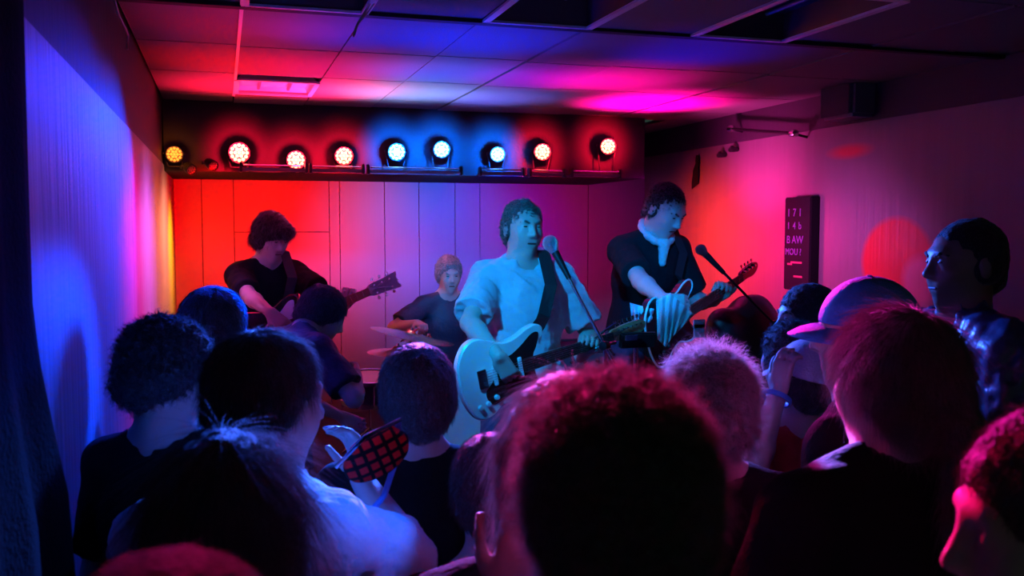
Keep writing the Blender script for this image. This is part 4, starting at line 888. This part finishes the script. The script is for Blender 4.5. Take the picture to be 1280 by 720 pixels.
P14, J14 = person('person in tilted white cap raising an arm with blue wristband', (1012, 428), 2.6, 0, 165, res=.008, hair='short', hmat=HB2, vol=.0, curl=.002, nstr=2000, slen=.01, thick=.0011, seed=24, top=REDC, pose=dict(hyaw=10, hroll=10),
    hands={'l': dict(to=P(973, 490, 2.45), pole=(-.6, -.3, -1), d=(.25, .1, 1), n=(.9, .3, 0), curl=(20, 25, 30, 30))})
P15, J15 = person('person with loose ponytail glowing pink, large dark back at right', (1118, 387), 1.62, 0, 186, hair='tail', hmat=HBRN, vol=.010, curl=.0, nstr=14000, slen=.06, hres=.0055, seed=25, thick=.0004, top=BLK, fit=.03, pose=dict(hyaw=6, shw=.2))
P16, J16 = person('tall man in dark satin jacket standing in profile by the right wall', (1206, 275), 2.75, 0, 262, res=.007, face_parts=True, skin=SKIN2, hair='buzz', hmat=HBLK, vol=-.005, curl=.0, nstr=5000, slen=.004, hres=.006, seed=26, top=JACK, sleeve='long', fit=.03, wrinkle=.012, shres=.008, pose=dict(hyaw=-4, hpitch=3, shw=.19))
P17, J17 = person('blurred person cut off at the right edge, pink-lit face', (1318, 508), .92, 0, 215, res=.007, hair='short', hmat=HBRN, vol=.008, curl=.003, nstr=7000, slen=.015, hres=.005, seed=27, thick=.0004, pose=dict(hyaw=32, hpitch=6))
P18, J18 = person('person with long pale hair showing just behind the largest curly head', (706, 468), 1.32, 0, 176, hair='long', hmat=HLT, vol=.008, curl=.0, nstr=12000, slen=.06, hres=.006, seed=28, thick=.0004,
    hands={'l': dict(to=P(634, 755, 1.22), pole=(-1, -.5, -1), d=(.3, .2, .8), n=(.3, .9, 0), curl=(50, 55, 60, 60))})
add_cap(P13, J13, mat('cap_blue', (.05, .32, .65), .7, bump=.4, bscale=200), 'front')
add_cap(P14, J14, mat('cap_white', (.6, .6, .62), .7, bump=.4, bscale=200), 'front')
# wristband on the raised arm
w = J14['arms']['l'][2]; el = J14['arms']['l'][1]; ax = (w-el)/np.linalg.norm(w-el); s_ = J14['s']
MB().lathe([(.034, -.006), (.040, -.006), (.041, 0), (.040, .006), (.034, .006), (.033, 0), (.034, -.006)], w-ax*.02, ax, 24).build('wristband', mat('band_blue', (.1, .35, .8), .3), P14, P14.location, True)
# red checked pouch carried by the person in white
m = mat('pouch_red_check', (.55, .02, .02), .9, spec=.1); nt = m.node_tree
tc = nt.nodes.new('ShaderNodeTexCoord'); br = nt.nodes.new('ShaderNodeTexBrick'); br.inputs['Color1'].default_value = (.6, .02, .02, 1); br.inputs['Color2'].default_value = (.6, .01, .01, 1); br.inputs['Mortar'].default_value = (.01, .005, .005, 1)
br.offset = 0; br.inputs['Scale'].default_value = 22; br.inputs['Mortar Size'].default_value = .09; br.inputs['Brick Width'].default_value = .5; br.inputs['Row Height'].default_value = .45
mp = nt.nodes.new('ShaderNodeMapping'); mp.inputs['Rotation'].default_value = (math.radians(90), 0, .4); nt.links.new(tc.outputs['Object'], mp.inputs[0]); nt.links.new(mp.outputs[0], br.inputs['Vector']); nt.links.new(br.outputs['Color'], nt.nodes['Principled BSDF'].inputs['Base Color'])
c = P(470, 568, 1.8); A = np.array(Matrix.Rotation(math.radians(-32), 3, Vector((0, 1, 0))))
e = empty('shoulder_pouch', c, 'small red and black checked pouch right of the white t-shirt', 'pouch')
v, f = sdf_mesh([ell(c, (.07, .035, .045), A.T)], .005, lambda X, d: d-.003*snoise(X, .05, 2), .004); link('pocket', v, f, m, e, c)
MB().tube([c+A@np.array((-.075, -.02, .03)), c+A@np.array((0, -.035, .05)), c+A@np.array((.075, -.02, .035))], .004, 8).build('zip', METAL, e, c, True)
MB().tube([c+A@np.array((.07, 0, .03)), P(500, 560, 1.9), P(480, 620, 1.75), P(455, 650, 1.7)], .006, 8).build('strap', mat('strap_blue', (.1, .2, .5), .5), e, c, True)
